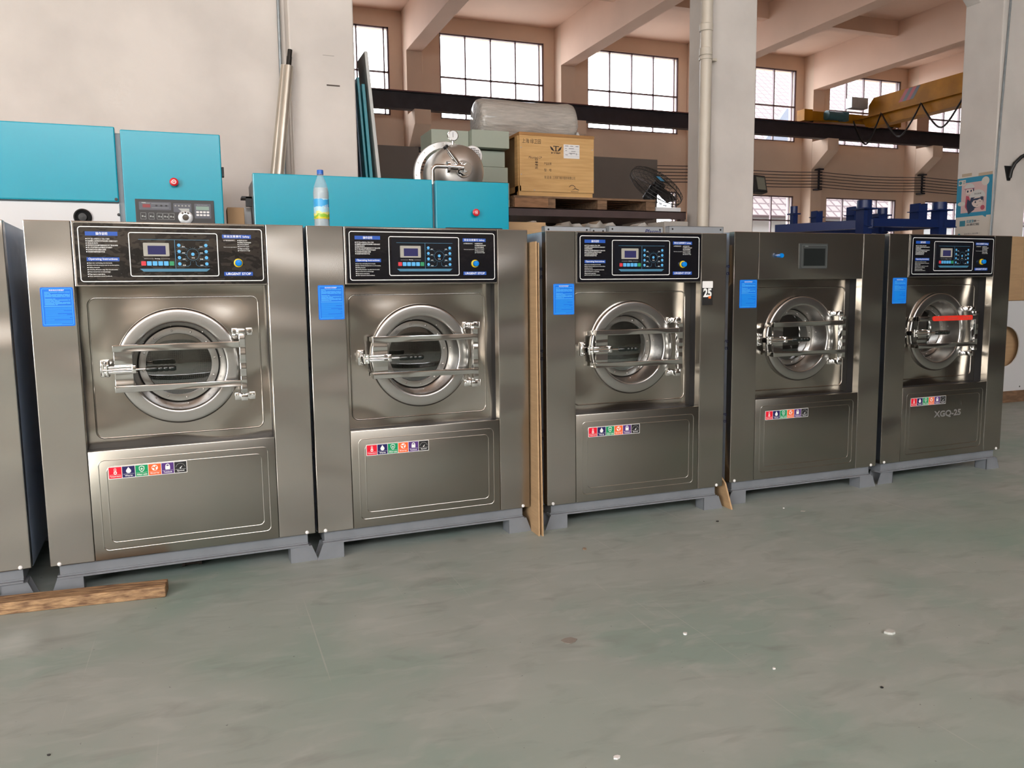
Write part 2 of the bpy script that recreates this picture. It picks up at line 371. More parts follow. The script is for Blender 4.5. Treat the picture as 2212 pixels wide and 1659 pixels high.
pillar(8.57, 9.09, 6.8, 7.29, 'white plastered pillar with the poster', haunch=4.46)
pillar(12.45, 12.97, 6.8, 7.3, 'white plastered pillar farthest right')
# far wall with two rows of openings
wins = []
for x0 in (1.72, 5.61, 9.50, 13.38, 17.25, 21.10, 24.97):
    wins.append((x0, x0+2.68, 5.31, 7.28)); wins.append((x0, x0+2.68, 2.2, 3.81))
xs = sorted({-8.0, 30.0} | {v for a in wins for v in a[:2]}); zs = [0, 2.2, 3.81, 5.31, 7.28, CEIL]
m = MB()
for i in range(len(xs)-1):
    for j in range(len(zs)-1):
        cx, cz = (xs[i]+xs[i+1])/2, (zs[j]+zs[j+1])/2
        if any(a[0] < cx < a[1] and a[2] < cz < a[3] for a in wins): continue
        m.box(xs[i], xs[i+1], YW, YW+0.3, zs[j], zs[j+1])
bmesh.ops.remove_doubles(m.bm, verts=m.bm.verts[:], dist=0.0005)
inner = [f for f in m.bm.faces if any(g is not f and (g.calc_center_median()-f.calc_center_median()).length < 1e-4 for e in f.edges for g in e.link_faces)]
bmesh.ops.delete(m.bm, geom=list(set(inner)), context='FACES')
struct(m.build('wall_back', FARPAINT))
for k, (x0, x1, z0, z1) in enumerate(wins):
    fr = MB(); t = 0.035; y0, y1 = YW+0.03, YW+0.09
    fr.box(x0, x1, y0, y1, z0, z0+t); fr.box(x0, x1, y0, y1, z1-t, z1); fr.box(x0, x0+t, y0, y1, z0, z1); fr.box(x1-t, x1, y0, y1, z0, z1); fr.box(x1-0.13, x1-0.10, y0, y1, z0, z1)
    for q in (1, 2, 3): fr.box(x0+0.645*q-0.016, x0+0.645*q+0.016, y0, y1, z0, z1)
    zb = 6.28 if z0 > 5 else 3.12
    fr.box(x0, x1, y0, y1, zb-0.018, zb+0.018)
    if z0 > 5: fr.box(x0, x1, y0, y1, 5.62, 5.65)
    f = struct(fr.build('window_%d' % (k+1), WINFRAME))
    g = MB(); g.quad(x0+0.01, x1-0.01, z0+0.01, z1-0.01, YW+0.058); g.build('window_pane', WINGL, f)
# pilasters with corbels, ceiling beams
for x in bx[1:]:
    m = MB(); m.box(x-0.13, x+0.25, PILY, YW+0.02, 0, CEIL)
    m.prism([(PILY, 4.5), (PILY-0.62, 4.95), (PILY-0.62, 5.27), (PILY, 5.27)], 'X', x-0.13+0.002, x+0.25-0.002)
    struct(m.build('pilaster', FARPAINT, bevel=0.008))
for x in bx:
    m = MB(); m.box(x-0.13, x+0.23, -9.0, PILY+0.02, BEAMZ, CEIL+0.02); struct(m.build('ceiling_beam', CEILP, bevel=0.008))
for y in (15.75, 11.0, 2.0, -3.0):
    m = MB()
    for a, b_ in zip(bx[:-1], bx[1:]): m.box(a+0.23, b_-0.13, y, y+0.22, 7.30, CEIL+0.02)
    struct(m.build('cross_beam', CEILP, bevel=0.006))
# the near hall behind the camera
m = MB(); m.box(-8.3, -8.0, -9.2, 19.4, 0, CEIL); struct(m.build('wall_side', PLASTER))
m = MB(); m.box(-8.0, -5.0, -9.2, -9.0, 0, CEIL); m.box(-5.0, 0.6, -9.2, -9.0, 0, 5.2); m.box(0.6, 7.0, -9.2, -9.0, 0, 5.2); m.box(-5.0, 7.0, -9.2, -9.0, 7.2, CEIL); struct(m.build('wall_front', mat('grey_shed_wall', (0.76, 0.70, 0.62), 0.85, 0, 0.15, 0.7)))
m = MB(); m.box(-8.0, 7.0, -9.0, -8.97, 0, 2.1); struct(m.build('reflected_band_front', mat('reflected_band_dark', (0.34, 0.33, 0.30), 0.6, 0, 0.35, 0.8)))  # unseen dark band added to darken what the steel fronts reflect
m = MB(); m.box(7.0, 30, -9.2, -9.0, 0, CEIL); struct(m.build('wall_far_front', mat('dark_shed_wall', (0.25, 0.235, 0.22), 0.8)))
m = MB(); m.box(29.7, 30, -9.2, 19.4, 0, CEIL); struct(m.build('wall_right', mat('dark_shed_wall', (0.25, 0.235, 0.22), 0.8)))

# ================================================================== washing machine
MW, MH = 1.086, 1.55
def washing_machine():
    R = empty('washing_machine')
    X1, X2, ZHB, ZLT, ZB = 0.167, 0.921, 1.285, 0.601, 0.131
    # cabinet: columns, top, back, inner returns
    m = MB()
    m.box(0, X1-0.0015, 0, 0.05, ZB, MH, 0.003); m.box(X2+0.0015, MW, 0, 0.05, ZB, MH, 0.003)
    m.box(0.004, MW-0.004, 0.04, 1.0, MH-0.012, MH-0.002); m.box(0.004, MW-0.004, 0.99, 1.0, ZB, MH-0.01)
    m.build('cabinet', STEEL, R)
    m = MB(); m.box(X2+0.003, X2+0.014, 0.05, 0.0995, ZLT-0.02, ZHB+0.02); m.build('gap_shade_strip', DARK, R)  # near-black strip stands in for the shade inside the recess gap
    m = MB(); m.box(X1-0.014, X1-0.003, 0.05, 0.0995, ZLT-0.02, ZHB+0.02); m.build('gap_shade_strip', DARK, R)
    for x in (0.0, MW-0.006):
        m = MB(); m.box(x, x+0.006, 0.05, 1.0, ZB-0.005, MH-0.004); m.build('side_panel', FILM, R)
    m = MB(); m.box(X1, X2, 0.0, 0.03, ZHB, MH, 0.003); m.build('header_panel', STEEL, R)
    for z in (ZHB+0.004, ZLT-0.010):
        m = MB(); m.box(X1-0.02, X2+0.02, 0.012 if z < 1 else 0.03, 0.0995, z, z+0.004); m.build('gap_shade_strip', DARK, R)  # shade under the header and behind the ledge, as near-black strips
    m = MB(); m.box(X1, X2, 0.0, 0.014, ZB, ZLT, 0.003)
    for (a, b, c, d) in ((0.203, 0.888, 0.171, 0.560), (0.233, 0.860, 0.203, 0.531)):
        rd = 0.022; pts = []
        for cx, cz, t0 in ((b-rd, d-rd, 0), (a+rd, d-rd, PI/2), (a+rd, c+rd, PI), (b-rd, c+rd, 1.5*PI)):
            for i in range(6): t = t0+PI/2*i/5; pts.append((cx+rd*math.cos(t), 0.0017, cz+rd*math.sin(t)))
        m.tube(pts, 0.0028, 8, True)
    m.build('lower_panel', STEEL_LOW, R, SM)
    # recessed door panel with a round opening and an embossed bead
    m = MB(); N = 96; cx, cz = 0.544, 0.938; x0, x1, z0, z1 = 0.12, 0.955, 0.57, 1.31
    def edge(t):
        dx, dz = math.cos(t), math.sin(t)
        k = min(((x1-cx) if dx > 0 else (x0-cx))/dx if abs(dx) > 1e-9 else 9, ((z1-cz) if dz > 0 else (z0-cz))/dz if abs(dz) > 1e-9 else 9)
        return (cx+dx*k, 0.1, cz+dz*k)
    corner = [math.atan2(z-cz, x-cx) % (2*PI) for x in (x0, x1) for z in (z0, z1)]
    ts = sorted([2*PI*i/N for i in range(N)]+corner)
    rings = []
    for k in range(7):
        ring = []
        for t in ts:
            e = Vector(edge(t)); c = Vector((cx+0.20*math.cos(t), 0.1, cz+0.20*math.sin(t))); f = (k/6.0)**1.3
            p = c.lerp(e, f); p.y = 0.1-0.0085*(0.25+0.75*math.cos(t)**2)*math.exp(-((p-Vector((cx, 0.1, cz))).length-0.25)**2/0.004) if k < 6 else 0.1; ring.append(m.bm.verts.new(p))
        rings.append(ring)
    for k in range(6):
        for i in range(len(ts)): j = (i+1) % len(ts); m.bm.faces.new((rings[k][i], rings[k][j], rings[k+1][j], rings[k+1][i]))
    a, b, c, d, rd = 0.200, 0.887, 0.638, 1.237, 0.03; pts = []
    for ax, az, t0 in ((b-rd, d-rd, 0), (a+rd, d-rd, PI/2), (a+rd, c+rd, PI), (b-rd, c+rd, 1.5*PI)):
        for i in range(7): t = t0+PI/2*i/6; pts.append((ax+rd*math.cos(t), 0.1, az+rd*math.sin(t)))
    m.tube(pts, 0.0035, 8, True)
    m.build('door_panel', STEEL_P, R, math.radians(60))
    # drum
    m = MB(); m.lathe([(0.21, 0.20), (0.33, 0.22), (0.34, 0.26), (0.34, 0.78), (0.0, 0.80)], (cx, 0, cz), 'Y', 64)
    for k in range(4):
        t = PI/2*k+0.5; m.box(cx+0.3*math.cos(t)-0.02, cx+0.3*math.cos(t)+0.02, 0.28, 0.76, cz+0.3*math.sin(t)-0.03, cz+0.3*math.sin(t)+0.03, 0.008)
    m.build('drum', DRUMST, R, SM)
    # door: pressed ring with its glass, flange, frame and latch
    m = MB(); m.lathe([(0.2535, 0.100), (0.2535, 0.084), (0.2528, 0.0790), (0.2505, 0.0750), (0.2470, 0.0722), (0.2420, 0.0708), (0.2360, 0.0702), (0.2050, 0.0692), (0.1990, 0.0697), (0.1955, 0.0712), (0.1930, 0.0740), (0.1915, 0.0780), (0.1895, 0.0860), (0.1740, 0.1640), (0.1722, 0.1720), (0.1700, 0.182)], (cx, 0, cz), 'Y', 96)
    D = m.build('door', RINGST, R, math.radians(50))
    m = MB(); m.lathe([(0.168, 0.186), (0.1675, 0.178), (0.1660, 0.1762), (0.1645, 0.176), (0.1395, 0.176), (0.1380, 0.1762), (0.1365, 0.179), (0.136, 0.19)], (cx, 0, cz), 'Y', 80)
    for k in range(12):
        t = 2*PI*(k+0.3)/12; m.sphere((cx+0.152*math.cos(t), 0.1765, cz+0.152*math.sin(t)), 0.0048, 1, 0.7, 1, 10, 6)
    for k in range(8):
        t = 2*PI*(k+0.2)/8; m.sphere((cx+0.1765*math.cos(t), 0.150, cz+0.1765*math.sin(t)), 0.004, 1, 1, 1, 8, 6)
    m.build('glass_flange', RINGST, D, SM)
    m = MB(); m.lathe([(0.1705, 0.184), (0.1670, 0.184), (0.1670, 0.189), (0.1705, 0.189)], (cx, 0, cz), 'Y', 64, True); m.build('door_gasket', DARK, D)
    m = MB(); m.lathe([(0.137, 0.182), (0.12, 0.180), (0.06, 0.178), (0.0, 0.1775)], (cx, 0, cz), 'Y', 64); m.build('door_glass', DOORGL, D, SM)
    for z0_, z1_ in ((1.0125, 1.0405), (0.8415, 0.8685)):
        m = MB(); m.box(0.286, 0.790, 0.002, 0.030, z0_, z1_, 0.002); m.box(0.2865, 0.300, 0.030, 0.072, z0_+0.003, z1_-0.003); m.build('crossbar', BARST, D)
    m = MB(); m.box(0.789, 0.815, 0.004, 0.034, 0.812, 1.067, 0.002); m.cyl((0.802, 0.045, 0.775), (0.802, 0.045, 1.09), 0.007, 12); m.build('hinge_post', BARST, D)
    m = MB(); m.box(0.289, 0.359, 0.012, 0.020, 0.8685, 1.0125, 0.001); m.build('latch_plate', BARST, D)
    m = MB()
    for z in (0.9485, 0.9285): m.box(0.252, 0.368, -0.010, 0.012, z-0.006, z+0.006, 0.003)
    m.cyl((0.245, -0.006, 0.9385), (0.415, -0.012, 0.9385), 0.0055, 12); m.box(0.355, 0.372, -0.016, 0.012, 0.922, 0.957, 0.003)
    m.cyl((0.262, -0.004, 0.918), (0.262, -0.004, 0.960), 0.008, 12); m.build('latch_handle', CHROME, D, SM)
    m = MB(); m.lathe([(0.0, -0.001), (0.0085, 0.0), (0.012, 0.004), (0.0138, 0.03), (0.0138, 0.045), (0.0115, 0.048), (0.0115, 0.050), (0.0138, 0.053), (0.0138, 0.066), (0.0115, 0.069), (0.0115, 0.071), (0.0138, 0.074), (0.0138, 0.087), (0.0115, 0.090), (0.0115, 0.092), (0.0138, 0.095), (0.0138, 0.112), (0.009, 0.119), (0.0, 0.120)], (0.408, -0.014, 0.9382), 'X', 20)
    m.build('handle_grip', BLACKRUB, D, SM)
    # latch keeper and hinges on the panel
    m = MB(); m.box(0.231, 0.266, 0.082, 0.099, 0.902, 0.976, 0.004); m.box(0.236, 0.262, 0.0, 0.084, 0.924, 0.953, 0.005)
    for z in (0.914, 0.965): m.cyl((0.248, 0.074, z), (0.248, 0.084, z), 0.009, 14); m.sphere((0.250, 0.072, z), 0.0075)
    m.cyl((0.248, 0.004, 0.916), (0.248, 0.004, 0.962), 0.009, 14)
    m.build('latch_keeper', CHROME, R, SM)
    for z in (1.079, 0.787):
        m = MB(); m.box(0.767, 0.791, 0.085, 0.099, z-0.0165, z+0.0165, 0.002); m.box(0.829, 0.855, 0.085, 0.099, z-0.0165, z+0.0165, 0.002); m.box(0.789, 0.819, 0.032, 0.099, z-0.014, z+0.014, 0.002); m.box(0.79, 0.834, 0.086, 0.099, z-0.013, z+0.013)
        for x in (0.779, 0.843): m.cyl((x, 0.080, z), (x, 0.086, z), 0.0075, 16)
        m.build('hinge', CHROME, R, SM)
    # sheet-steel base
    m = MB(); m.box(0.030, 1.052, 0.022, 0.030, 0.080, 0.134); m.box(0.020, 1.053, 0.0, 0.06, 0.0735, 0.0805); m.box(0.030, 1.052, 0.022, 0.05, 0.128, 0.134); m.box(0.021, 1.052, 0.018, 0.024, 0.0805, 0.086)
    m.box(0.03, 0.05, 0.03, 0.98, 0.0735, 0.134); m.box(1.032, 1.052, 0.03, 0.98, 0.0735, 0.134); m.box(0.03, 1.052, 0.95, 0.98, 0.0735, 0.134)
    m.box(0.02, 1.066, 0.04, 0.99, 0.131, 0.137); m.build('base_frame', GREYPAINT, R)
    m = MB(); m.box(0.03, 1.05, 0.965, 0.975, 0.0, 0.074); m.build('rear_light_block', DARK, R)  # unseen plate added to stop light from behind reaching under the machine
    for y in (0.0, 0.88):
        for sgn in (0, 1):
            def X(v): return v if sgn == 0 else MW-v
            m = MB(); t = 0.005
            m.prism([(X(0.019), 0.0735), (X(-0.009), 0.0), (X(0.117), 0.0), (X(0.117), 0.0735)], 'Y', y+0.004, y+0.004+t)
            m.prism([(X(0.019), 0.0735), (X(-0.009), 0.0), (X(0.117), 0.0), (X(0.117), 0.0735)], 'Y', y+0.085, y+0.085+t)
            m.prism([(X(0.117), 0.0), (X(0.117-t), 0.0), (X(0.117-t), 0.0735), (X(0.117), 0.0735)], 'Y', y+0.004, y+0.09)
            m.box(min(X(0.019), X(0.117)), max(X(0.019), X(0.117)), y+0.004, y+0.09, 0.0695, 0.0735)
            m.build('foot', GREYPAINT, R)
    for x in (0.033, 1.047):
        m = MB(); m.lathe([(0.0085, 0.0), (0.0083, -0.0025), (0.006, -0.0048), (0.0, -0.0055)], (x, 0, 0.140), 'Y', 16); m.build('screw_cap', WHITE_PL, R, SM)
    # black control panel
    m = MB(); m.rrect(0.176, 0.917, 1.292, 1.542, 0.006, -0.003, 0.002); CP = m.build('control_panel', BLACKGL, R)
    y = -0.0035
    m = MB(); m.rring(0.189, 0.907, 1.304, 1.529, 0.013, 0.0035, y); m.rring(0.374, 0.722, 1.325, 1.508, 0.010, 0.0035, y); m.build('outline', WHITE, CP)
    for (a, b, c, d) in ((0.216, 0.335, 1.4915, 1.508), (0.216, 0.336, 1.3885, 1.404), (0.741, 0.860, 1.4870, 1.503), (0.742, 0.861, 1.327, 1.3435)):
        m = MB(); m.quad(a, b, c, d, y); m.build('title_strip', BLUEINK, CP)
    m = MB(); P = plane_y(y-0.0006)
    put_text(m, '操作说明', P, 0.2545, 0.2975, 1.4935, 1.5060, 0.012)
    put_text(m, 'Operating Instructions', P, 0.2225, 0.3295, 1.3905, 1.4020, 0.014)
    put_text(m, '安全注意事项 Safety', P, 0.748, 0.854, 1.4890, 1.5012, 0.012)
    put_text(m, 'URGENT STOP', P, 0.750, 0.853, 1.3300, 1.3405, 0.02)
    for k, (s_, wd) in enumerate((('打开门投入衣物并关上门锁上门把手', 0.088), ('在触摸屏上选择程序并按启动键使机器自动运行', 0.117), ('添加洗涤剂', 0.044), ('程序运行完毕蜂鸣器响后打开门取出衣物', 0.117), ('进入手动界面可以按键进行手动操作', 0.096), ('出现报警按复位键复位报警', 0.073), ('其他操作请参阅操作手册', 0.068))):
        z = 1.4755-0.0087*k; put_text(m, s_, P, 0.2225, 0.2225+wd-0.006, z, z+0.0062, 0.006); m.quad(0.2165, 0.2205, z+0.001, z+0.005, y-0.0006)
    for k, (s_, wd) in enumerate((('Open door and loading, lock the handle.', 0.093), ('Select a formula and press start to run the machine.', 0.118), ('Adding chemicals.', 0.046), ('Unloading till buzzer rings after formula ended.', 0.112), ('Press manual item to manual page.', 0.084), ('Press reset to reset alarms.', 0.064), ('Other operations consult handbook.', 0.089))):
        z = 1.3775-0.0089*k; put_text(m, s_, P, 0.2225, 0.2225+wd-0.006, z, z+0.0058, 0.006); m.quad(0.2165, 0.2205, z+0.001, z+0.0045, y-0.0006)
    put_text(m, '以下情况请勿打开门', P, 0.746, 0.792, 1.4755, 1.4815, 0.006); put_text(m, 'Never try to open door if', P, 0.746, 0.799, 1.4475, 1.4520, 0.006)
    for k, (s_, wd) in enumerate((('程序运行时', 0.04), ('滚筒仍在转动时', 0.056), ('水位过高时', 0.046), ('Drum is not stopped', 0.047), ('Water not drained', 0.046), ('Temperature is high', 0.050))):
        z = 1.4755-0.0087*k; put_text(m, s_, P, 0.8095, 0.8095+wd-0.006, z, z+0.006, 0.006); m.quad(0.8035, 0.8072, z+0.001, z+0.0045, y-0.0006)
    m.build('printed_text', WHITE, CP)
    m = MB(); m.rrect(0.388, 0.707, 1.337, 1.498, 0.005, -0.0055, -0.002); m.build('membrane_panel', MEMB, CP)
    ym = -0.0061
    m = MB(); m.quad(0.411, 0.687, 1.4775, 1.4790, ym); m.quad(0.5492, 0.5512, 1.357, 1.477, ym)
    m.face([(0.411, ym, 1.3575), (0.425, ym, 1.3455), (0.672, ym, 1.3455), (0.686, ym, 1.3575)])
    for sgn in (0, 1):
        for k in range(4):
            z = 1.456-0.026*k-0.0095; e = lambda v: v if sgn == 0 else 1.2396-v
            pts = [(e(0.556), ym, z), (e(0.588), ym, z), (e(0.597), ym, z-0.006)] if k < 3 else [(e(0.556), ym, z), (e(0.600), ym, z), (e(0.6085), ym, z+0.006), (e(0.6085), ym, z+0.018)]
            for p, q in zip(pts[:-1], pts[1:]):
                p, q = Vector(p), Vector(q); n = Vector((-(q-p).z, 0, (q-p).x)).normalized()*0.0005; m.face([p+n, q+n, q-n, p-n])
    m.disc(0.6198, 1.417, 0.0245, ym, 40, 0.0235)
    for k in range(20): t = 2*PI*k/20; m.disc(0.6198+0.030*math.cos(t), 1.417+0.030*math.sin(t), 0.0009, ym, 6)
    m.build('membrane_print', MEMBLINE, CP)
    m = MB(); P2 = plane_y(ym-0.0002)
    put_text(m, 'Setting', P2, 0.470, 0.490, 1.3965, 1.4015, 0.01); m.quad(0.430, 0.466, 1.3985, 1.3992, ym); m.quad(0.494, 0.528, 1.3985, 1.3992, ym)
    for sgn in (0, 1):
        for k in range(4):
            z = 1.456-0.026*k-0.0085; xa = 0.578 if sgn == 0 else 0.6475; put_text(m, ('进水', '排水', '加热', '低速')[k] if sgn == 0 else ('正转', '反转', '高速', '加料')[k], P2, xa, xa+0.012, z, z+0.005, 0.006)
    put_text(m, '手动', P2, 0.614, 0.626, 1.4005, 1.4062, 0.006)
    m.build('membrane_text', WHITE, CP)
    m = MB(); m.rrect(0.428, 0.528, 1.4095, 1.4645, 0.003, -0.009, -0.004); m.build('display_bezel', LCDFRAME, CP)
    m = MB(); m.quad(0.445, 0.514, 1.4165, 1.4525, -0.0094); m.build('display_screen', LCD, CP)
    for k in range(6):
        x = 0.4265+0.0217*k; m = MB(); m.rrect(x-0.009, x+0.009, 1.3705, 1.3885, 0.002, -0.0068, -0.004); m.build('key', (KEYRED, KEYBLUE, KEYBLUE, KEYBLUE, KEYBLUE, KEYGREEN)[k], CP)
    for x, z in [(0.566, 1.456-0.026*k) for k in range(4)]+[(0.6735, 1.456-0.026*k) for k in range(4)]+[(0.6198, 1.4185)]:
        m = MB(); m.lathe([(0.0068, -0.0058), (0.0068, -0.0066), (0.0, -0.0070)], (x, 0, z), 'Y', 18); m.build('dial_key', KEYBLUE, CP)
    m = MB(); m.lathe([(0.0185, -0.003), (0.0185, -0.010), (0.0150, -0.012), (0.0140, -0.012), (0.0140, -0.003)], (0.802, 0, 1.382), 'Y', 28); m.build('stop_collar', YELLOW, CP, SM)
    m = MB(); m.lathe([(0.0115, -0.003), (0.0115, -0.016), (0.0138, -0.017), (0.0140, -0.026), (0.012, -0.029), (0.0, -0.030)], (0.802, 0, 1.382), 'Y', 28); m.build('stop_button', STOPBLUE, CP, SM)
    # blue instruction sticker on the left column
    m = MB(); m.rrect(0.041, 0.158, 1.127, 1.284, 0.006, -0.0008, 0.001); ST = m.build('instruction_sticker', STICK, R)
    m = MB(); m.rring(0.046, 0.153, 1.133, 1.2785, 0.005, 0.0016, -0.0013); ra = random.Random(3)
    z = 1.2655
    for k in range(12):
        x = 0.055; end = 0.148 if k not in (1, 5, 6, 8, 11) else (0, 0.078, 0, 0, 0, 0.060, 0.095, 0, 0.11, 0, 0, 0.102)[k]
        while x < end-0.004:
            l = min(ra.uniform(0.012, 0.045), end-x); m.quad(x, x+l-0.002, z-0.0021, z, -0.0013); x += l
        z -= 0.0046
    m.quad(0.053, 0.149, 1.2065, 1.2088, -0.0013); m.build('sticker_print', STICKL, ST)
    m = MB(); put_text(m, '洗衣机的日常维护', plane_y(-0.0014), 0.072, 0.126, 1.2690, 1.2755, 0.01); m.build('sticker_title', WHITE, ST)
    m = MB(); z = 1.2035
    for k in range(17):
        m.quad(0.054, (0.149, 0.149, 0.149, 0.12, 0.149, 0.149, 0.098, 0.13, 0.149, 0.149, 0.14, 0.149, 0.085, 0.149, 0.149, 0.149, 0.11)[k], z-0.0024, z, -0.0012); z -= 0.0041
    m.build('sticker_small_print', STICKM, ST)
    # strip of six icon tiles
    m = MB(); m.rrect(0.238, 0.547, 0.4775, 0.530, 0.002, -0.0008, 0.001); IL = m.build('icon_label', WHITE_PL, R)
    cols = [('tile_red', (0.78, 0.005, 0.03)), ('tile_navy', (0.012, 0.008, 0.10)), ('tile_green', (0.0, 0.30, 0.11)), ('tile_orange', (0.90, 0.14, 0.03)), ('tile_purple', (0.085, 0.028, 0.20)), ('tile_black', (0.012, 0.012, 0.014))]
    for k, (nm, c) in enumerate(cols):
        x = 0.2405+0.05105*k; m = MB(); m.quad(x, x+0.0488, 0.4800, 0.5275, -0.0012); m.build('icon_tile', mat(nm, c, 0.4), IL)
    m = MB(); yi = -0.0016; P = plane_y(yi)
    for k, s_ in enumerate(('Temperature', 'Warte', 'After-sale', 'Energy', 'Twinlock', 'Speed')):
        x = 0.2405+0.05105*k; cxx = x+0.0244; hw = (0.0215, 0.015, 0.021, 0.0175, 0.0175, 0.0145)[k]
        put_text(m, s_, P, cxx-hw, cxx+hw, 0.4840, 0.4915, 0.02); m.quad(cxx-0.021, cxx+0.021, 0.4945, 0.4953, yi)
        zc = 0.511
        if k == 0:
            m.rring(cxx-0.0045, cxx+0.0045, zc-0.006, zc+0.0125, 0.0044, 0.0014, yi); m.disc(cxx, zc-0.008, 0.0065, yi, 20, 0.0030); m.quad(cxx-0.001, cxx+0.001, zc-0.006, zc+0.008, yi)
        elif k == 1:
            pts = [(cxx, zc+0.0135)]
            for i in range(15): t = math.radians(20-220*i/14); pts.append((cxx+0.0098*math.cos(t), zc-0.0035+0.0098*math.sin(t)))
            m.face([(p[0], yi, p[1]) for p in pts])
        elif k == 2:
            sh = [(0, 0.0135), (0.0105, 0.010), (0.0105, -0.002), (0.006, -0.0095), (0, -0.0135), (-0.006, -0.0095), (-0.0105, -0.002), (-0.0105, 0.010)]
            for i in range(8):
                p, q = sh[i], sh[(i+1) % 8]; m.face([(cxx+p[0], yi, zc+p[1]), (cxx+q[0], yi, zc+q[1]), (cxx+q[0]*0.78, yi, zc+q[1]*0.78), (cxx+p[0]*0.78, yi, zc+p[1]*0.78)])
            m.quad(cxx-0.005, cxx+0.005, zc-0.0014, zc+0.0014, yi); m.quad(cxx-0.0014, cxx+0.0014, zc-0.005, zc+0.005, yi-0.0001)
        elif k == 3:
            m.disc(cxx, zc, 0.0122, yi, 28, 0.0100)
            for i in range(3): t = PI/2+2*PI*i/3; m.disc(cxx+0.0001, zc, 0.0105, yi-0.0001, 6, 0.0035, t-0.35, t+0.75)
        elif k == 4:
            m.rrect(cxx-0.0095, cxx+0.0095, zc-0.0125, zc+0.003, 0.0025, yi); m.disc(cxx, zc+0.004, 0.0085, yi-0.0001, 20, 0.0048, 0, PI); m.quad(cxx-0.0085, cxx-0.0048, zc+0.001, zc+0.0045, yi-0.0001); m.quad(cxx+0.0048, cxx+0.0085, zc+0.001, zc+0.0045, yi-0.0001)
        else:
            for i in range(13):
                t = PI*(0.06+0.88*i/12); m.disc(cxx, zc-0.009, 0.0195, yi, 1, 0.0165 if i % 2 else 0.0175, t-0.03, t+0.03)
            m.face([(cxx-0.004, yi, zc-0.011), (cxx, yi, zc-0.0145), (cxx+0.008, yi, zc-0.001)])
    m.build('icon_print', WHITE, IL)
    # film text on the left flank
    m = MB(); fn = lambda x, z: (-0.0006, 0.02+x, z)
    for zb in (1.30, 0.88, 0.46):
        put_text(m, '304', lambda x, z: (-0.0006, 0.30-x, zb+z), 0, 0.13, 0.10, 0.155, 0.03); put_text(m, 'the protective', lambda x, z: (-0.0006, 0.30-x, zb+z), 0, 0.26, 0.045, 0.075, 0.012); put_text(m, 'terms of product', lambda x, z: (-0.0006, 0.30-x, zb+z), 0, 0.26, 0.005, 0.035, 0.012)
    for zb in (1.22, 0.80, 0.38):
        m.face([(-0.0006, 0.16, zb+0.05), (-0.0006, 0.11, zb+0.05), (-0.0006, 0.11, zb-0.01), (-0.0006, 0.135, zb-0.03), (-0.0006, 0.16, zb-0.01)])
    m.build('film_lettering', FILMTXT, R)
    return R
proto = washing_machine(); CM = child_map()
spots = [(-0.631, 3.701, 0.0417, 0.998), (0.464, 3.738, 0.0324, 0.997), (1.633, 3.747, -0.0043, 0.994), (2.792, 3.782, 0.0009, 1.004), (3.941, 3.805, 0.0304, 1.008)]
labs = ['large stainless washing machine with wavy glare on its black control panel, behind the wooden plank',
        'stainless washing machine with a plastic bottle standing on its top',
        'stainless washing machine with a black and white 25 tag on its right column',
        'stainless washing machine with a plain steel header, small square touch screen and no black panel',
        'rightmost stainless washing machine with a red strip on its door bar']
MACH = []
for i, (x, y, a, s_) in enumerate(spots):
    o = proto if i == 0 else copy_tree(proto, CM, None, ('control_panel',) if i == 3 else ())
    o.location = (x, y, 0); o.rotation_euler = (0, 0, a); o.scale = (s_, s_, s_); tag(o, labs[i], 'washing machine', 'row of stainless washing machines'); MACH.append(o)
a = 0.0417; s_ = 0.998
o = copy_tree(proto, CM); d = -0.072-1.086
o.location = (-0.631+d*s_*math.cos(a), 3.722+d*s_*math.sin(a), 0); o.rotation_euler = (0, 0, a); o.scale = (s_,)*3
tag(o, 'stainless washing machine cut off by the left edge, only its right side in view', 'washing machine', 'row of stainless washing machines')
# machine-specific pieces
for c in kids(MACH[0]):
    if c.name.split('.')[0] == 'control_panel':
        c.data = c.data.copy(); c.data.materials[0] = WAVYBLK; c['label'] = 'black control panel under wrinkled clear film'
        for g in kids(c):
            if g.name.split('.')[0] == 'membrane_panel': g.data = g.data.copy(); g.data.materials[0] = WAVYBLK
M3 = MACH[2]
m = MB(); m.rrect(0.931, 0.998, 1.160, 1.291, 0.004, -0.003, 0.001); t = m.build('capacity_tag', BLACK, M3); t['label'] = 'black and white 25 tag'
m = MB(); m.rrect(0.931, 0.998, 1.254, 1.291, 0.004, -0.0035, -0.003); m.build('tag_header', WHITE_PL, t)
m = MB(); put_text(m, '25', plane_y(-0.0038), 0.9365, 0.9905, 1.2035, 1.2525, 0.045); m.build('tag_number', WHITE, t)
m = MB(); m.quad(0.970, 0.986, 1.196, 1.209, -0.0041); m.build('tag_mark', mat('tag_orange', (0.85, 0.16, 0.02), 0.5), t)
M4 = MACH[3]
m = MB(); m.box(0.446, 0.650, -0.006, 0.002, 1.345, 1.489, 0.002); t = m.build('touch_screen', mat('screen_bezel', (0.05, 0.055, 0.055), 0.3), M4)
m = MB(); m.quad(0.476, 0.630, 1.362, 1.460, -0.0066); m.build('screen_glass', mat('screen_black', (0.015, 0.018, 0.018), 0.12), t)
m = MB(); m.rring(0.463, 0.642, 1.353, 1.480, 0.004, 0.0014, -0.0066); m.quad(0.483, 0.506, 1.470, 1.4745, -0.0066); m.build('screen_outline', mat('screen_grey_ink', (0.22, 0.25, 0.25), 0.4), t)
m = MB(); m.lathe([(0.010, 0.0), (0.010, -0.020), (0.013, -0.022), (0.0135, -0.032), (0.011, -0.036), (0, -0.037)], (0.300, 0, 1.418), 'Y', 24); m.build('stop_button', STOPBLUE, M4, SM)
M5 = MACH[4]
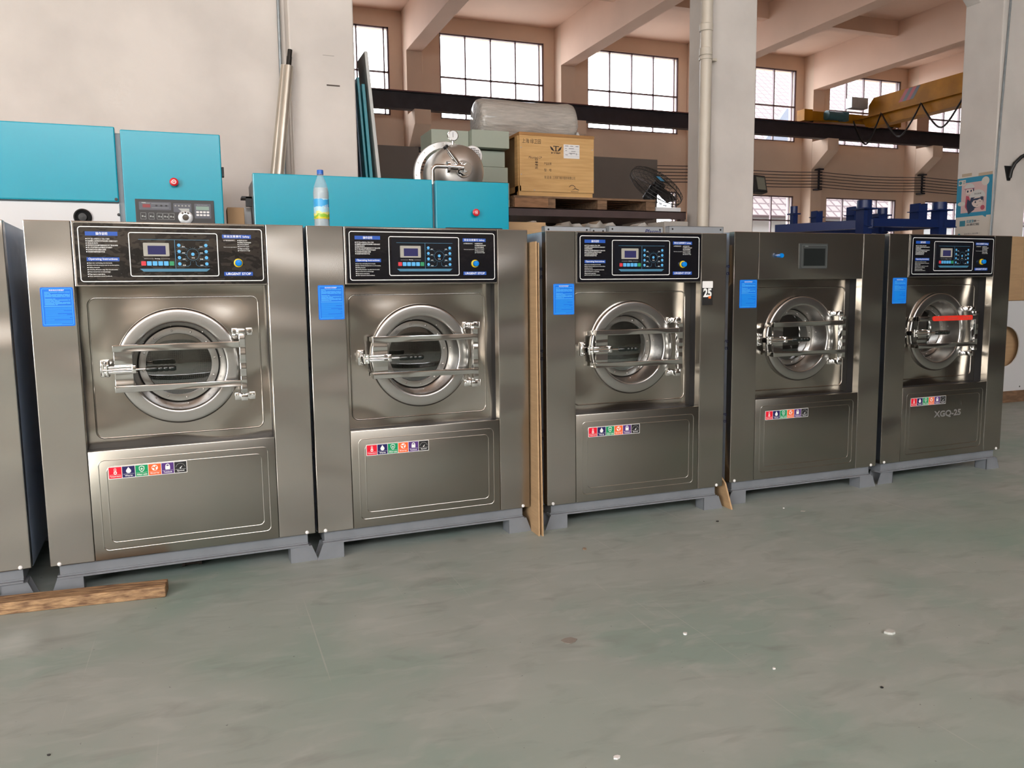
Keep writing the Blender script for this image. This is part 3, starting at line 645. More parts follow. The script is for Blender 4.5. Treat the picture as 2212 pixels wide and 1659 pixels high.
m = MB(); put_text(m, 'XGQ-25', plane_y(-0.001), 0.446, 0.690, 0.386, 0.434, 0.035); m.build('raised_lettering', mat('etched_letters', (0.17, 0.17, 0.165), 0.7), M5)
dr5 = [c for c in kids(M5) if c.name.split('.')[0] == 'door'][0]
m = MB(); m.rrect(0.395, 0.752, 1.0110, 1.0420, 0.012, -0.002, 0.001); t = m.build('red_strip', mat('red_strip', (0.80, 0.035, 0.02), 0.45), dr5); t['label'] = 'red warning strip on the upper bar'
m = MB(); m.box(0.525, 0.62, -0.0026, -0.002, 1.0195, 1.0215); m.box(0.53, 0.615, -0.0026, -0.002, 1.0270, 1.0300)
for k in range(4):
    for x in (0.42+0.02*k, 0.665+0.02*k): m.face([(x, -0.0026, 1.022), (x+0.008, -0.0026, 1.022), (x+0.008, -0.0026, 1.034), (x, -0.0026, 1.034)])
m.build('strip_marks', mat('strip_ink', (0.45, 0.10, 0.07), 0.5), dr5)

# ================================================================== turquoise machines behind the row
def estop(par, x, z, y, letter=True):
    m = MB(); m.lathe([(0.011, 0.0), (0.011, -0.018), (0.0225, -0.020), (0.025, -0.028), (0.024, -0.036), (0.017, -0.041), (0.0, -0.042)], (x, y, z), 'Y', 28); b = m.build('emergency_stop_button', REDPL, par, SM)
    m = MB(); m.disc(x, z, 0.013, y-0.0432, 20, 0.009) if letter else m.rring(x-0.008, x+0.008, z-0.011, z+0.011, 0.002, 0.003, y-0.0432); m.quad(x-0.004, x+0.004, z-0.002, z+0.002, y-0.0432); m.build('button_mark', WHITE, b)
T = empty('dry_cleaning_machine', (0, 5.35, 0)); tag(T, 'tall turquoise machine with black dial control panel behind the two leftmost washing machines', 'machine')
m = MB(); m.box(-2.4, 0.165, 0.02, 1.2, 0.0, 2.19, 0.006); m.build('cabinet', GREYEN, T)
m = MB(); m.box(-2.4, -0.405, -0.03, 0.02, 1.788, 2.216, 0.006); m.build('upper_panel', TEAL, T)
m = MB(); m.box(-2.4, -0.405, -0.012, 0.02, 0.25, 1.780, 0.004); W = m.build('lower_panel', OFFWHITE, T); W['label'] = 'white lower panel'
m = MB(); m.lathe([(0.048, -0.012), (0.048, -0.024), (0.040, -0.030), (0.034, -0.022), (0.026, -0.018), (0.022, -0.030), (0.0, -0.032)], (-0.602, 0, 1.697), 'Y', 32); m.build('knob', BLACK, T, SM)
for x, z, yy in ((-0.419, 1.802, -0.0305), (-0.412, 1.715, -0.0125)):
    m = MB(); m.lathe([(0.009, 0.0), (0.009, -0.003), (0.0, -0.004)], (x, yy, z), 'Y', 14); m.build('screw', BLACK, T)
m = MB(); m.box(-0.377, 0.172, -0.03, 0.02, 0.25, 2.203, 0.006); DP = m.build('door_panel', TEAL, T)
estop(T, -0.100, 1.909, -0.03)
m = MB(); m.box(0.172, 0.186, -0.01, 0.03, 1.955, 2.015, 0.003); m.build('door_catch', BLACK, T)
m = MB(); m.box(-0.320, 0.117, -0.036, -0.029, 1.45, 1.808, 0.002); C = m.build('control_panel', mat('dial_panel_black', (0.028, 0.026, 0.027), 0.3), T)
yc = -0.0372
G1 = mat('dial_panel_grey', (0.10, 0.105, 0.13), 0.4)
m = MB(); m.rrect(-0.300, -0.125, 1.745, 1.792, 0.004, yc); m.rrect(-0.012-0.10, -0.012, 1.735, 1.787, 0.004, yc); m.rrect(0.005, 0.098, 1.700, 1.788, 0.004, yc); m.build('grey_field', G1, C)
m = MB(); m.quad(-0.280, -0.238, 1.759, 1.778, yc-0.0008); m.build('red_display', mat('red_lcd', (0.28, 0.03, 0.035), 0.3), C)
m = MB(); m.quad(0.014, 0.088, 1.750, 1.772, yc-0.0008); m.build('green_display', mat('green_lcd', (0.25, 0.36, 0.31), 0.3), C)
for j in range(2):
    for k in range(4):
        x = 0.022+0.0195*k; z = 1.738-0.0175*j; m = MB(); m.rrect(x-0.0075, x+0.0075, z-0.0055, z+0.0055, 0.002, yc-0.003, yc); m.build('key', WHITE_PL, C)
for x in (-0.205, -0.178, -0.151):
    m = MB(); m.rrect(x-0.006, x+0.006, 1.7665, 1.7755, 0.003, yc-0.003, yc); m.build('toggle', BLACK, C)
for k in range(5):
    x = -0.100+0.019*k; m = MB(); m.lathe([(0.005, 0.0), (0.005, -0.003), (0, -0.0035)], (x, yc, 1.773), 'Y', 10); m.build('lamp', mat('lamp_cap', (0.35, 0.35, 0.34), 0.4), C)
m = MB(); m.lathe([(0.042, 0.0), (0.042, -0.010), (0.038, -0.013), (0.018, -0.013)], (-0.047, yc, 1.704), 'Y', 40); m.build('dial', mat('dial_silver', (0.62, 0.65, 0.68), 0.3, 0.4), C, SM)
m = MB(); m.lathe([(0.017, -0.012), (0.016, -0.022), (0.0, -0.023)], (-0.047, yc, 1.704), 'Y', 24)
for k in range(3): t = PI/2+0.55*(k-1); m.disc(-0.047, 1.704, 0.034, yc-0.0135, 4, 0.024, t-0.2, t+0.2)
m.build('dial_knob', mat('dial_knob_brown', (0.06, 0.04, 0.025), 0.35), C, SM)
m = MB(); m.quad(-0.285, -0.262, 1.785, 1.789, yc-0.0009); m.quad(-0.232, -0.137, 1.781, 1.7825, yc-0.0009); m.quad(-0.232, -0.137, 1.757, 1.7585, yc-0.0009)
put_text(m, 'Temperature', plane_y(yc-0.0009), -0.281, -0.240, 1.7805, 1.786, 0.01); put_text(m, 'System information', plane_y(yc-0.0009), 0.020, 0.080, 1.777, 1.782, 0.01)
for x in (-0.294, -0.250, -0.205, -0.172, -0.139): m.rring(x, x+0.030, 1.69, 1.728, 0.002, 0.0012, yc-0.0005); m.disc(x+0.011, 1.708, 0.005, yc-0.0006, 10); m.disc(x+0.023, 1.706, 0.004, yc-0.0006, 10)
m.face([(-0.086, yc-0.0009, 1.757), (-0.024, yc-0.0009, 1.757), (-0.024, yc-0.0009, 1.742), (-0.070, yc-0.0009, 1.742)])
m.build('panel_print', mat('panel_print_grey', (0.45, 0.48, 0.47), 0.5), C)

T2 = empty('dry_cleaning_machine', (0, 5.35, 0)); tag(T2, 'lower turquoise machine behind the bottle, second from the left wall', 'machine')
m = MB(); m.box(0.356, 2.035, 0.02, 0.50, 0.0, 1.965, 0.006); m.build('cabinet', GREYEN, T2)
m = MB(); m.box(0.350, 1.497, -0.03, 0.02, 0.25, 1.985, 0.006); m.build('left_panel', TEAL, T2)
m = MB(); m.box(1.516, 2.041, -0.036, 0.02, 0.25, 1.982, 0.006); m.build('right_panel', TEAL, T2)
estop(T2, 1.790, 1.773, -0.036, False)
m = MB(); m.box(1.58, 1.99, -0.040, -0.035, 1.40, 1.672, 0.002); m.build('control_panel', BLACK, T2)
m = MB(); m.box(0.30, 0.352, 0.25, 0.34, 1.69, 1.80, 0.004); m.build('switch_box', OFFWHITE, T2)
m = MB(); m.box(0.315, 0.352, 0.16, 0.20, 1.80, 1.86); m.box(0.29, 0.352, 0.16, 0.30, 1.85, 1.862); m.build('hinge_bracket', BLACK, T2)

m = MB(); m.box(0.195, 0.297, 5.42, 5.60, 0.0, 1.782, 0.004); o = m.build('carton', mat('brown_carton', (0.33, 0.20, 0.10), 0.7, 0, 0.15, 5)); tag(o, 'narrow brown carton standing between the two turquoise machines', 'box')

# ------------------------------------------------------------------ bottle on the second machine
B = empty('plastic_bottle', (0.587, 4.10, 1.5435)); tag(B, 'clear plastic drink bottle with blue cap standing on a washing machine', 'bottle')
PET = bpy.data.materials.new('clear_plastic'); PET.use_nodes = True; pb = PET.node_tree.nodes['Principled BSDF']
nt = PET.node_tree; mx = nt.nodes.new('ShaderNodeMixShader'); tr = nt.nodes.new('ShaderNodeBsdfTransparent'); tr.inputs[0].default_value = (0.92, 0.95, 0.97, 1); pb.inputs['Base Color'].default_value = (0.8, 0.85, 0.88, 1); pb.inputs['Roughness'].default_value = 0.08
mx.inputs[0].default_value = 0.22; nt.links.new(tr.outputs[0], mx.inputs[1]); nt.links.new(pb.outputs[0], mx.inputs[2]); nt.links.new(mx.outputs[0], nt.nodes['Material Output'].inputs[0])
m = MB(); m.lathe([(0, 0.004), (0.028, 0.0), (0.036, 0.006), (0.0375, 0.02), (0.0375, 0.055), (0.0365, 0.06), (0.0365, 0.16), (0.0385, 0.168), (0.0385, 0.19), (0.034, 0.215), (0.024, 0.245), (0.0145, 0.268), (0.0135, 0.274), (0.0165, 0.276), (0.0165, 0.279), (0.0125, 0.280), (0.0125, 0.292)], (0, 0, 0), 'Z', 40); m.build('bottle_body', PET, B, SM)
LIQ = bpy.data.materials.new('cloudy_drink'); LIQ.use_nodes = True; lb = LIQ.node_tree.nodes['Principled BSDF']; lb.inputs['Base Color'].default_value = (0.70, 0.76, 0.78, 1); lb.inputs['Roughness'].default_value = 0.15
nt = LIQ.node_tree; mx = nt.nodes.new('ShaderNodeMixShader'); tr = nt.nodes.new('ShaderNodeBsdfTransparent'); tr.inputs[0].default_value = (0.85, 0.9, 0.92, 1); mx.inputs[0].default_value = 0.6
nt.links.new(tr.outputs[0], mx.inputs[1]); nt.links.new(lb.outputs[0], mx.inputs[2]); nt.links.new(mx.outputs[0], nt.nodes['Material Output'].inputs[0])
m = MB(); m.lathe([(0, 0.006), (0.03, 0.006), (0.0355, 0.02), (0.0355, 0.19), (0.032, 0.212), (0.0, 0.2125)], (0, 0, 0), 'Z', 32); m.build('drink', LIQ, B, SM)
m = MB(); m.lathe([(0.0158, 0.276), (0.0158, 0.296), (0.0145, 0.2985), (0, 0.2985)], (0, 0, 0), 'Z', 28); m.build('cap', mat('cap_blue', (0.02, 0.13, 0.55), 0.35), B, SM)
LB = bpy.data.materials.new('bottle_label'); LB.use_nodes = True; nt = LB.node_tree; bb = nt.nodes['Principled BSDF']; tc = nt.nodes.new('ShaderNodeTexCoord'); sx = nt.nodes.new('ShaderNodeSeparateXYZ'); nt.links.new(tc.outputs['Object'], sx.inputs[0])
nz = nt.nodes.new('ShaderNodeTexNoise'); nz.inputs['Scale'].default_value = 45; nt.links.new(tc.outputs['Object'], nz.inputs['Vector']); ma = nt.nodes.new('ShaderNodeMath'); ma.operation = 'MULTIPLY_ADD'; ma.inputs[1].default_value = 0.04; nt.links.new(nz.outputs['Fac'], ma.inputs[0]); nt.links.new(sx.outputs['Z'], ma.inputs[2])
mr = nt.nodes.new('ShaderNodeMapRange'); mr.inputs['From Min'].default_value = 0.06; mr.inputs['From Max'].default_value = 0.19; nt.links.new(ma.outputs[0], mr.inputs['Value']); rp = nt.nodes.new('ShaderNodeValToRGB'); rp.color_ramp.interpolation = 'CONSTANT'
e = rp.color_ramp.elements; e[0].position = 0; e[0].color = (0.75, 0.62, 0.02, 1); e[1].position = 0.22; e[1].color = (0.30, 0.55, 0.05, 1)
for p, c in ((0.33, (0.85, 0.80, 0.25)), (0.42, (0.45, 0.72, 0.85)), (0.62, (0.05, 0.40, 0.80)), (0.92, (0.5, 0.75, 0.9))): q = e.new(p); q.color = (*c, 1)
nt.links.new(mr.outputs[0], rp.inputs[0]); nt.links.new(rp.outputs[0], bb.inputs['Base Color']); bb.inputs['Roughness'].default_value = 0.35
m = MB(); m.lathe([(0.0374, 0.062), (0.0376, 0.064), (0.0376, 0.156), (0.0374, 0.158)], (0, 0, 0), 'Z', 40); L_ = m.build('paper_label', LB, B, SM)
m = MB(); put_text(m, '汕汕', lambda x, z: (0.0381*math.sin((x+0.012)/0.038), -0.0381*math.cos((x+0.012)/0.038), z+0.3*x), -0.005, 0.022, 0.110, 0.128, 0.02, 0.2); m.build('label_lettering', WHITE, L_)

# ------------------------------------------------------------------ pipes and conduit by the left pillar
def leaning(name, p0, p1, r, matl):
    d = Vector(p1)-Vector(p0); o = empty(name, p0); o.rotation_mode = 'QUATERNION'; o.rotation_quaternion = d.to_track_quat('Z', 'Y'); return o, d.length
m = MB(); m.tube([(0.716, 7.03, 0.0), (0.719, 7.03, 2.3), (0.724, 7.03, 3.6), (0.735, 7.03, 7.0)], 0.013, 10); tag(m.build('conduit', CONDUIT, None, SM), 'thin grey conduit running up the white wall beside the pillar', 'pipe')
o, L_ = leaning('steel_pole', (0.340, 6.45, 0.0), (0.770, 6.74, 3.133), 0.036, PIPEST); tag(o, 'thick steel shaft with black threaded end leaning in the wall corner', 'pipe')
m = MB(); m.cyl((0, 0, 0), (0, 0, L_-0.13), 0.036, 24); m.build('tube', PIPEST, o, SM)
m = MB(); m.cyl((0, 0, L_-0.13), (0, 0, L_-0.055), 0.0205, 16); m.cyl((0, 0, L_-0.06), (0, 0, L_), 0.018, 16)
m.build('threaded_end', mat('black_thread', (0.03, 0.028, 0.026), 0.4, 0.6), o, SM)
o, L_ = leaning('steel_pole', (0.296, 6.65, 0.0), (0.738, 6.90, 3.053), 0.03, PIPEST); tag(o, 'plain steel tube leaning behind the thick shaft in the wall corner', 'pipe')
m = MB(); m.cyl((0, 0, 0), (0, 0, L_), 0.027, 20); m.build('tube', PIPEST, o, SM)

# ------------------------------------------------------------------ sheets leaning against the pillar
def sheet(xb, xt, ztop, y0, y1, th_, m_, lab, zback=None):
    m = MB(); zb = ztop if zback is None else zback
    xb2 = xt-(xt-xb)*1.0
    vs = []
    for dx in (0.0, th_):
        vs.append([m.bm.verts.new(p) for p in ((xb+dx, y0, 0), (xb+dx, y1, 0), (xt+dx-(xt-xb)*(1-zb/ztop), y1, zb), (xt+dx, y0, ztop))])
    for k in range(4): m.bm.faces.new((vs[0][k], vs[0][(k+1) % 4], vs[1][(k+1) % 4], vs[1][k]))
    m.bm.faces.new(vs[0][::-1]); m.bm.faces.new(vs[1]); tag(m.build('metal_sheet', m_, None, bevel=0.002), lab, 'panel', 'panels leaning on the left pillar')
sheet(1.445, 1.300, 3.234, 7.02, 7.26, 0.012, mat('dark_blue_sheet', (0.01, 0.05, 0.10), 0.4), 'dark blue sheet nearest the pillar, tallest of the blue ones')
sheet(1.520, 1.335, 3.035, 7.00, 7.26, 0.020, TEAL_G, 'turquoise-edged panel between the dark blue sheet and the shorter turquoise one')
sheet(1.545, 1.371, 2.979, 6.98, 7.26, 0.026, TEAL_G, 'shorter turquoise-edged panel next to the tall grey sheet')
sheet(1.655, 1.400, 3.243, 6.97, 7.30, 0.028, DULLST, 'tall grey metal sheet with sloping top leaning outermost at the pillar')

# ------------------------------------------------------------------ tank with valves behind the second turquoise machine
K = empty('pressure_tank', (1.905, 6.05, 0)); tag(K, 'round stainless tank with pressure gauge and valves rising behind the turquoise machine', 'tank')
zc = 2.165
m = MB(); m.lathe([(0.0, -0.060), (0.06, -0.058), (0.12, -0.040), (0.165, -0.008), (0.195, 0.035), (0.208, 0.085), (0.21, 0.13), (0.21, 0.35), (0.18, 0.42), (0.0, 0.45)], (0.03, 0, zc), 'Y', 64); m.build('tank_shell', TANKST, K, SM)
m = MB(); m.lathe([(0.215, 0.30), (0.262, 0.30), (0.265, 0.305), (0.265, 0.33), (0.21, 0.335)], (0.0, 0, zc), 'Y', 64)
for k in range(16): t = 2*PI*k/16; m.cyl((0.245*math.cos(t), 0.29, zc+0.245*math.sin(t)), (0.245*math.cos(t), 0.30, zc+0.245*math.sin(t)), 0.008, 8)
m.build('flange', TANKST, K, SM)
m = MB(); m.lathe([(0.0, -0.072), (0.062, -0.072), (0.066, -0.066), (0.066, -0.052)], (0.03, 0, zc), 'Y', 32)
for k in range(6): t = 2*PI*k/6; m.cyl((0.03+0.05*math.cos(t), -0.084, zc+0.05*math.sin(t)), (0.03+0.05*math.cos(t), -0.07, zc+0.05*math.sin(t)), 0.008, 8)
m.cyl((0.03, -0.16, zc), (0.03, -0.07, zc), 0.03, 16); m.cyl((0.03, -0.12, zc), (0.03, -0.105, zc), 0.048, 20); m.cyl((0.03, -0.13, zc), (-0.12, -0.13, zc+0.004), 0.022, 14); m.cyl((-0.03, -0.13, zc), (-0.045, -0.13, zc), 0.036, 16); m.cyl((-0.105, -0.13, zc), (-0.125, -0.13, zc), 0.042, 16)
m.build('valve_body', CHROME, K, SM)
m = MB(); m.cyl((-0.035, -0.135, zc+0.02), (-0.115, -0.15, zc+0.115), 0.019, 14); m.cyl((-0.115, -0.15, zc+0.115), (-0.135, -0.153, zc+0.138), 0.008, 10); m.build('relief_valve', CHROME, K, SM)
m = MB(); m.cyl((-0.130, -0.152, zc+0.133), (-0.142, -0.154, zc+0.147), 0.021, 10); m.build('valve_knob', BLACK, K, SM)
pts = [(-0.12, -0.13, zc+0.004), (-0.20, -0.13, zc+0.004)]+[(-0.20-0.035*math.sin(t), -0.13, zc-0.031+0.035*math.cos(t)) for t in (0.4, 0.8, 1.2, 1.57)]+[(-0.235, -0.13, zc-0.5)]
m = MB(); m.tube(pts, 0.0165, 14); m.build('bent_pipe', CHROME, K, SM)
m = MB(); m.lathe([(0, 0.02), (0.04, 0.02), (0.042, 0.0), (0.042, -0.006), (0.037, -0.008), (0.036, -0.003)], (0.0, 0.10, zc+0.275), 'Y', 32); m.cyl((0, 0.11, zc+0.19), (0, 0.11, zc+0.24), 0.010, 12); G = m.build('pressure_gauge', CHROME, K, SM)
m = MB(); m.disc(0.0, zc+0.275, 0.036, 0.098, 32); m.build('gauge_face', WHITE_PL, G)
m = MB(); m.box(-0.0015, 0.0015, 0.0968, 0.0974, zc+0.262, zc+0.300); o = m.build('gauge_needle', BLACK, G)
m = MB(); m.lathe([(0.0, 0.18), (0.074, 0.18), (0.080, 0.19), (0.080, 0.40), (0, 0.41)], (0.19, 0, zc+0.145), 'Y', 32); MO = m.build('motor', WHITE_PL, K, SM)
m = MB()
for i in range(-4, 5):
    for j in range(-4, 5):
        if i*i+j*j < 19 and (i or j): m.disc(0.19+0.0135*i, zc+0.145+0.0135*j, 0.0048, 0.1790, 6)
m.build('vent_holes', BLACK, MO)
for x in (-0.12, 0.18):
    for y in (0.1, 0.32): m = MB(); m.cyl((x, y, 0), (x, y, zc-0.12), 0.022, 12); m.build('leg', TANKST, K)

# ------------------------------------------------------------------ rack with its load
Rk = empty('storage_rack', (0, 0, 0)); tag(Rk, 'brown steel rack carrying the crate and pallet between the two pillars', 'rack')
m = MB(); m.box(1.75, 4.58, 7.0, 7.05, 1.925, 1.998); m.box(1.75, 4.58, 7.0, 7.08, 1.990, 1.999); m.build('front_beam', BROWNST, Rk)
m = MB(); m.box(1.75, 4.58, 8.30, 8.35, 1.925, 1.998); m.build('rear_beam', BROWNST, Rk)
m = MB(); m.box(1.75, 4.58, 7.05, 8.30, 1.975, 1.998); m.build('deck', BROWNST, Rk)
for x in (1.76, 4.52):
    for y in (7.005, 8.28): m = MB(); m.box(x, x+0.05, y, y+0.06, 0, 1.926); m.build('post', BROWNST, Rk)
# stack of sage green boxes
rows = [(2.0, 2.137), (2.137, 2.278), (2.278, 2.419), (2.419, 2.566), (2.566, 2.668), ]
gx = [(2.37, 2.72, 1.999, 2.075, 'sage green box at the foot of the stack, lowest of the right column'), (2.37, 2.718, 2.0755, 2.222, 'sage green box second from the bottom of the right column'), (2.36, 2.705, 2.2225, 2.360, 'sage green box in the middle of the right column, beside the crate'),
      (2.335, 2.677, 2.3605, 2.502, 'sage green box on the right, second below the overhanging top one'), (2.03, 2.333, 2.3605, 2.512, 'sage green box on the left, just under the top left one'),
      (2.03, 2.358, 2.2225, 2.360, 'sage green box hidden mostly by the tank, left column'), (2.03, 2.365, 1.999, 2.222, 'deep sage green box low on the left of the stack')]
def gbox(x0, x1, z0, z1, y0, y1, lab):
    m = MB(); m.box(x0, x1, y0, y1, z0, z1-0.001, 0.003); tag(m.build('green_box', SAGE), lab, 'box', 'sage green boxes stacked on the rack')
for x0, x1, z0, z1, lab in gx: gbox(x0, x1, z0, z1, 7.06, 7.42, lab)
gbox(1.985, 2.330, 2.5125, 2.662, 7.05, 7.42, 'sage green box at the top left of the stack, left of the overhanging one')
gbox(2.325+0.008, 2.688, 2.5125, 2.664, 6.97, 7.40, 'sage green box at the top right of the stack, sticking out over the rest')
# pallet
Pz = empty('pallet', (0, 0, 1.9995)); tag(Pz, 'weathered wooden pallet on the rack under the crate', 'pallet')
m = MB()
for k in range(6): m.box(2.735, 4.23, 7.0+0.165*k, 7.12+0.165*k, 0.088, 0.107)
m.build('top_boards', PALLETW, Pz)
for x in (2.735, 3.06, 3.60, 4.13):
    m = MB(); m.box(x, x+0.10, 7.01, 7.92, 0.0, 0.088); m.build('stringer', PALLETW, Pz)
m = MB(); m.box(2.74, 3.075, 6.985, 7.008, 0.0, 0.085); m.build('face_board', mat('face_board_wood', (0.34, 0.18, 0.09), 0.7, 0, 0.3, 6, stretch=(2, 6, 9)), Pz)
# crate
Cr = empty('wooden_crate', (2.80, 7.005, 2.1075)); tag(Cr, 'plywood crate with black stencilled lettering and white paper label on the pallet', 'crate')
m = MB(); m.box(0.015, 0.742, 0.012, 0.75, 0.037, 0.565); m.build('crate_body', mat('crate_side_ply', (0.30, 0.19, 0.09), 0.7, 0, 0.15, 4), Cr)
m = MB(); m.box(0.0, 0.756, 0.0, 0.012, 0.040, 0.540); m.build('front_panel', PLY, Cr)
m = MB(); m.box(-0.004, 0.760, -0.004, 0.756, 0.540, 0.568, 0.002); m.build('lid', mat('crate_lid_wood', (0.42, 0.21, 0.07), 0.6, 0, 0.2, 6, stretch=(1, 8, 8)), Cr)
m = MB(); m.box(-0.008, 0.745, 0.004, 0.05, 0.0, 0.037); m.box(-0.008, 0.745, 0.35, 0.40, 0.0, 0.037); m.box(-0.008, 0.745, 0.70, 0.75, 0.0, 0.037); m.build('skid', PLY, Cr)
m = MB(); m.box(-0.006, 0.012, 0.03, 0.11, 0.037, 0.54); m.box(-0.006, 0.012, 0.62, 0.70, 0.037, 0.54); m.box(-0.006, 0.012, 0.0, 0.75, 0.037, 0.09); m.build('side_batten', PLY, Cr)
m = MB(); m.box(0.443, 0.606, -0.0015, 0.0, 0.352, 0.478); PL = m.build('paper_label', WHITE_PL, Cr)
m = MB(); P = plane_y(-0.0022)
for k in range(5): m.quad(0.450, 0.600, 0.372+0.022*k, 0.3728+0.022*k, -0.002)
for x, z, l in ((0.455, 0.462, 0.035), (0.51, 0.462, 0.03), (0.565, 0.462, 0.03), (0.46, 0.44, 0.012), (0.497, 0.44, 0.05), (0.46, 0.42, 0.016), (0.52, 0.416, 0.045), (0.497, 0.398, 0.065), (0.46, 0.382, 0.025)): m.quad(x, x+l, z, z+0.005, -0.002)
put_text(m, '机', P, 0.510, 0.528, 0.385, 0.405, 0.01); put_text(m, '台', P, 0.567, 0.582, 0.385, 0.405, 0.01)
m.build('label_print', mat('grey_ink', (0.20, 0.20, 0.22), 0.6), PL)
m = MB(); P = plane_y(-0.001)
put_text(m, '上海 绿卫园', P, 0.026, 0.212, 0.470, 0.512); put_text(m, 'Mounted CP', P, 0.088, 0.222, 0.335, 0.356, 0, 0.4)
for k in range(4): put_text(m, '订单号正'[k], P, 0.152, 0.184, 0.318-0.024*k, 0.336-0.024*k, 0.02)
put_text(m, '产品名称', P, 0.244, 0.318, 0.282, 0.308); put_text(m, '型   号', P, 0.244, 0.318, 0.224, 0.250); put_text(m, '制 造 商  三河同飞制冷股份有限公司', P, 0.248, 0.560, 0.158, 0.186)
m.face([(0.303, -0.001, 0.458), (0.330, -0.001, 0.440), (0.348, -0.001, 0.412), (0.338, -0.001, 0.412), (0.316, -0.001, 0.425)]); m.face([(0.425, -0.001, 0.458), (0.398, -0.001, 0.440), (0.380, -0.001, 0.412), (0.390, -0.001, 0.412), (0.412, -0.001, 0.425)])
m.quad(0.336, 0.396, 0.452, 0.459, -0.001); m.quad(0.359, 0.369, 0.416, 0.453, -0.001); m.quad(0.350, 0.378, 0.411, 0.417, -0.001)
put_text(m, 'KYBP', P, 0.316, 0.412, 0.388, 0.402, 0.03)
m.disc(0.53, 0.072, 0.038, -0.001, 16, 0.033, 0.4, 2.6); m.face([(0.52, -0.001, 0.060), (0.56, -0.001, 0.075), (0.60, -0.001, 0.062), (0.60, -0.001, 0.068), (0.56, -0.001, 0.083)]); m.quad(0.515, 0.595, 0.048, 0.052, -0.001)
m.build('stencil_print', mat('black_stencil', (0.03, 0.022, 0.02), 0.7), Cr)
for x, z in ((0.016, 0.43), (0.016, 0.19), (0.74, 0.44), (0.74, 0.16), (0.145, 0.052)):
    m = MB(); m.sphere((x, -0.001, z), 0.005, 1, 0.5, 1, 8, 6); m.build('nail_head', GALV, Cr)
# wrapped roll
m = MB(); prof = [(0.0, 0.0), (0.16, 0.0), (0.195, 0.02), (0.205, 0.06), (0.200, 0.3), (0.195, 0.55), (0.208, 0.85), (0.215, 0.96), (0.205, 1.0), (0.17, 1.02), (0.0, 1.02)]
m.lathe(prof, (2.60, 7.66, 2.892), 'X', 40)
for v in m.bm.verts:
    k = 0.006*math.sin(9*v.co.x+3*math.atan2(v.co.z-2.892, v.co.y-7.66))+0.004*math.sin(31*v.co.x); v.co.z += k; v.co.y += k
o = m.build('wrapped_roll', PLASTIC, None, math.radians(60)); tag(o, 'big roll wrapped in cloudy plastic lying on top of the crate', 'roll')
m = MB(); m.sphere((3.645, 7.64, 2.83), 0.05, 0.6, 1, 1.7, 10, 8); m.sphere((3.66, 7.60, 2.77), 0.035, 0.8, 1, 1.5, 8, 6)
for v in m.bm.verts: v.co += Vector((random.uniform(-1, 1), random.uniform(-1, 1), random.uniform(-1, 1)))*0.012
m.build('plastic_tail', WHITE_PL, o)
# fan
Fn = empty('industrial_fan', (4.450, 7.35, 2.285)); nrm = Vector((0.25, -0.62, 0.74)).normalized(); Fn.rotation_mode = 'QUATERNION'; Fn.rotation_quaternion = nrm.to_track_quat('Z', 'Y'); tag(Fn, 'black wire-caged fan tipped back on the end of the rack', 'fan')
m = MB()
for r_, z in ((0.30, 0.0), (0.295, 0.035), (0.295, -0.035), (0.25, 0.062), (0.20, 0.075), (0.15, 0.083), (0.10, 0.088), (0.05, 0.09), (0.25, -0.062), (0.18, -0.078), (0.10, -0.088)):
    m.tube([(r_*math.cos(2*PI*k/40), r_*math.sin(2*PI*k/40), z) for k in range(40)], 0.0022 if r_ < 0.3 else 0.005, 5, True)
for k in range(36):
    t = 2*PI*k/36
    for sg in (1, -1): m.tube([(q*math.cos(t+0.25*(q/0.3)), q*math.sin(t+0.25*(q/0.3)), sg*zz) for q, zz in ((0.04, 0.09), (0.15, 0.083), (0.24, 0.066), (0.295, 0.035), (0.302, 0.0))], 0.0017, 4)
m.build('cage', BLACK, Fn, SM)
for k in range(3):
    m = MB(); t0 = 2*PI*k/3+0.6; g = []
    for i in range(6):
        q = 0.04+0.042*i; wv = 0.035+0.05*math.sin(PI*i/6.5); g.append([m.bm.verts.new((q*math.cos(t0)-s2*wv*math.sin(t0), q*math.sin(t0)+s2*wv*math.cos(t0), s2*0.02+dz)) for s2, dz in ((-1, 0), (1, 0), (1, 0.003), (-1, 0.003))])
    for i in range(5):
        for j in range(4): m.bm.faces.new((g[i][j], g[i][(j+1) % 4], g[i+1][(j+1) % 4], g[i+1][j]))
    m.bm.faces.new(g[0]); m.bm.faces.new(g[-1][::-1]); m.build('blade', BLACK, Fn, SM)
m = MB(); m.cyl((0, 0, -0.17), (0, 0, 0.0), 0.06, 20); m.cyl((0, 0, 0), (0, 0, 0.05), 0.045, 20); m.cyl((0, 0, 0.088), (0, 0, 0.094), 0.05, 20); m.build('motor', BLACK, Fn, SM)
m = MB(); m.box(-0.06, 0.0, -0.045, 0.03, 0.095, 0.098); m.build('name_plate', mat('plate_blue', (0.05, 0.30, 0.55), 0.4), Fn)
inv = Fn.rotation_quaternion.inverted()
dn = inv @ Vector((0, 0, -1))
m = MB(); m.tube([Vector((0, 0, -0.15)), Vector((0, 0, -0.15))+dn*0.07], 0.025, 10); m.build('support_post', BLACK, Fn, SM)
m = MB(); m.box(4.27, 4.56, 7.06, 7.20, 1.999, 2.045, 0.004); tag(m.build('white_box', OFFWHITE), 'flat white metal box on the rack beneath the fan', 'box')
# board partition behind
for x0, x1, lab in ((-2.0, 3.18, 'dull brown board partition left, seen behind the tank'), (5.0, 7.28, 'dull brown board partition behind the crate and fan')):
    m = MB(); m.box(x0, x1, 12.0, 12.05, 0, 3.375); m.box(x0, x1, 11.99, 12.0, 2.70, 2.705); tag(m.build('partition_board', BOARD), lab, 'board')

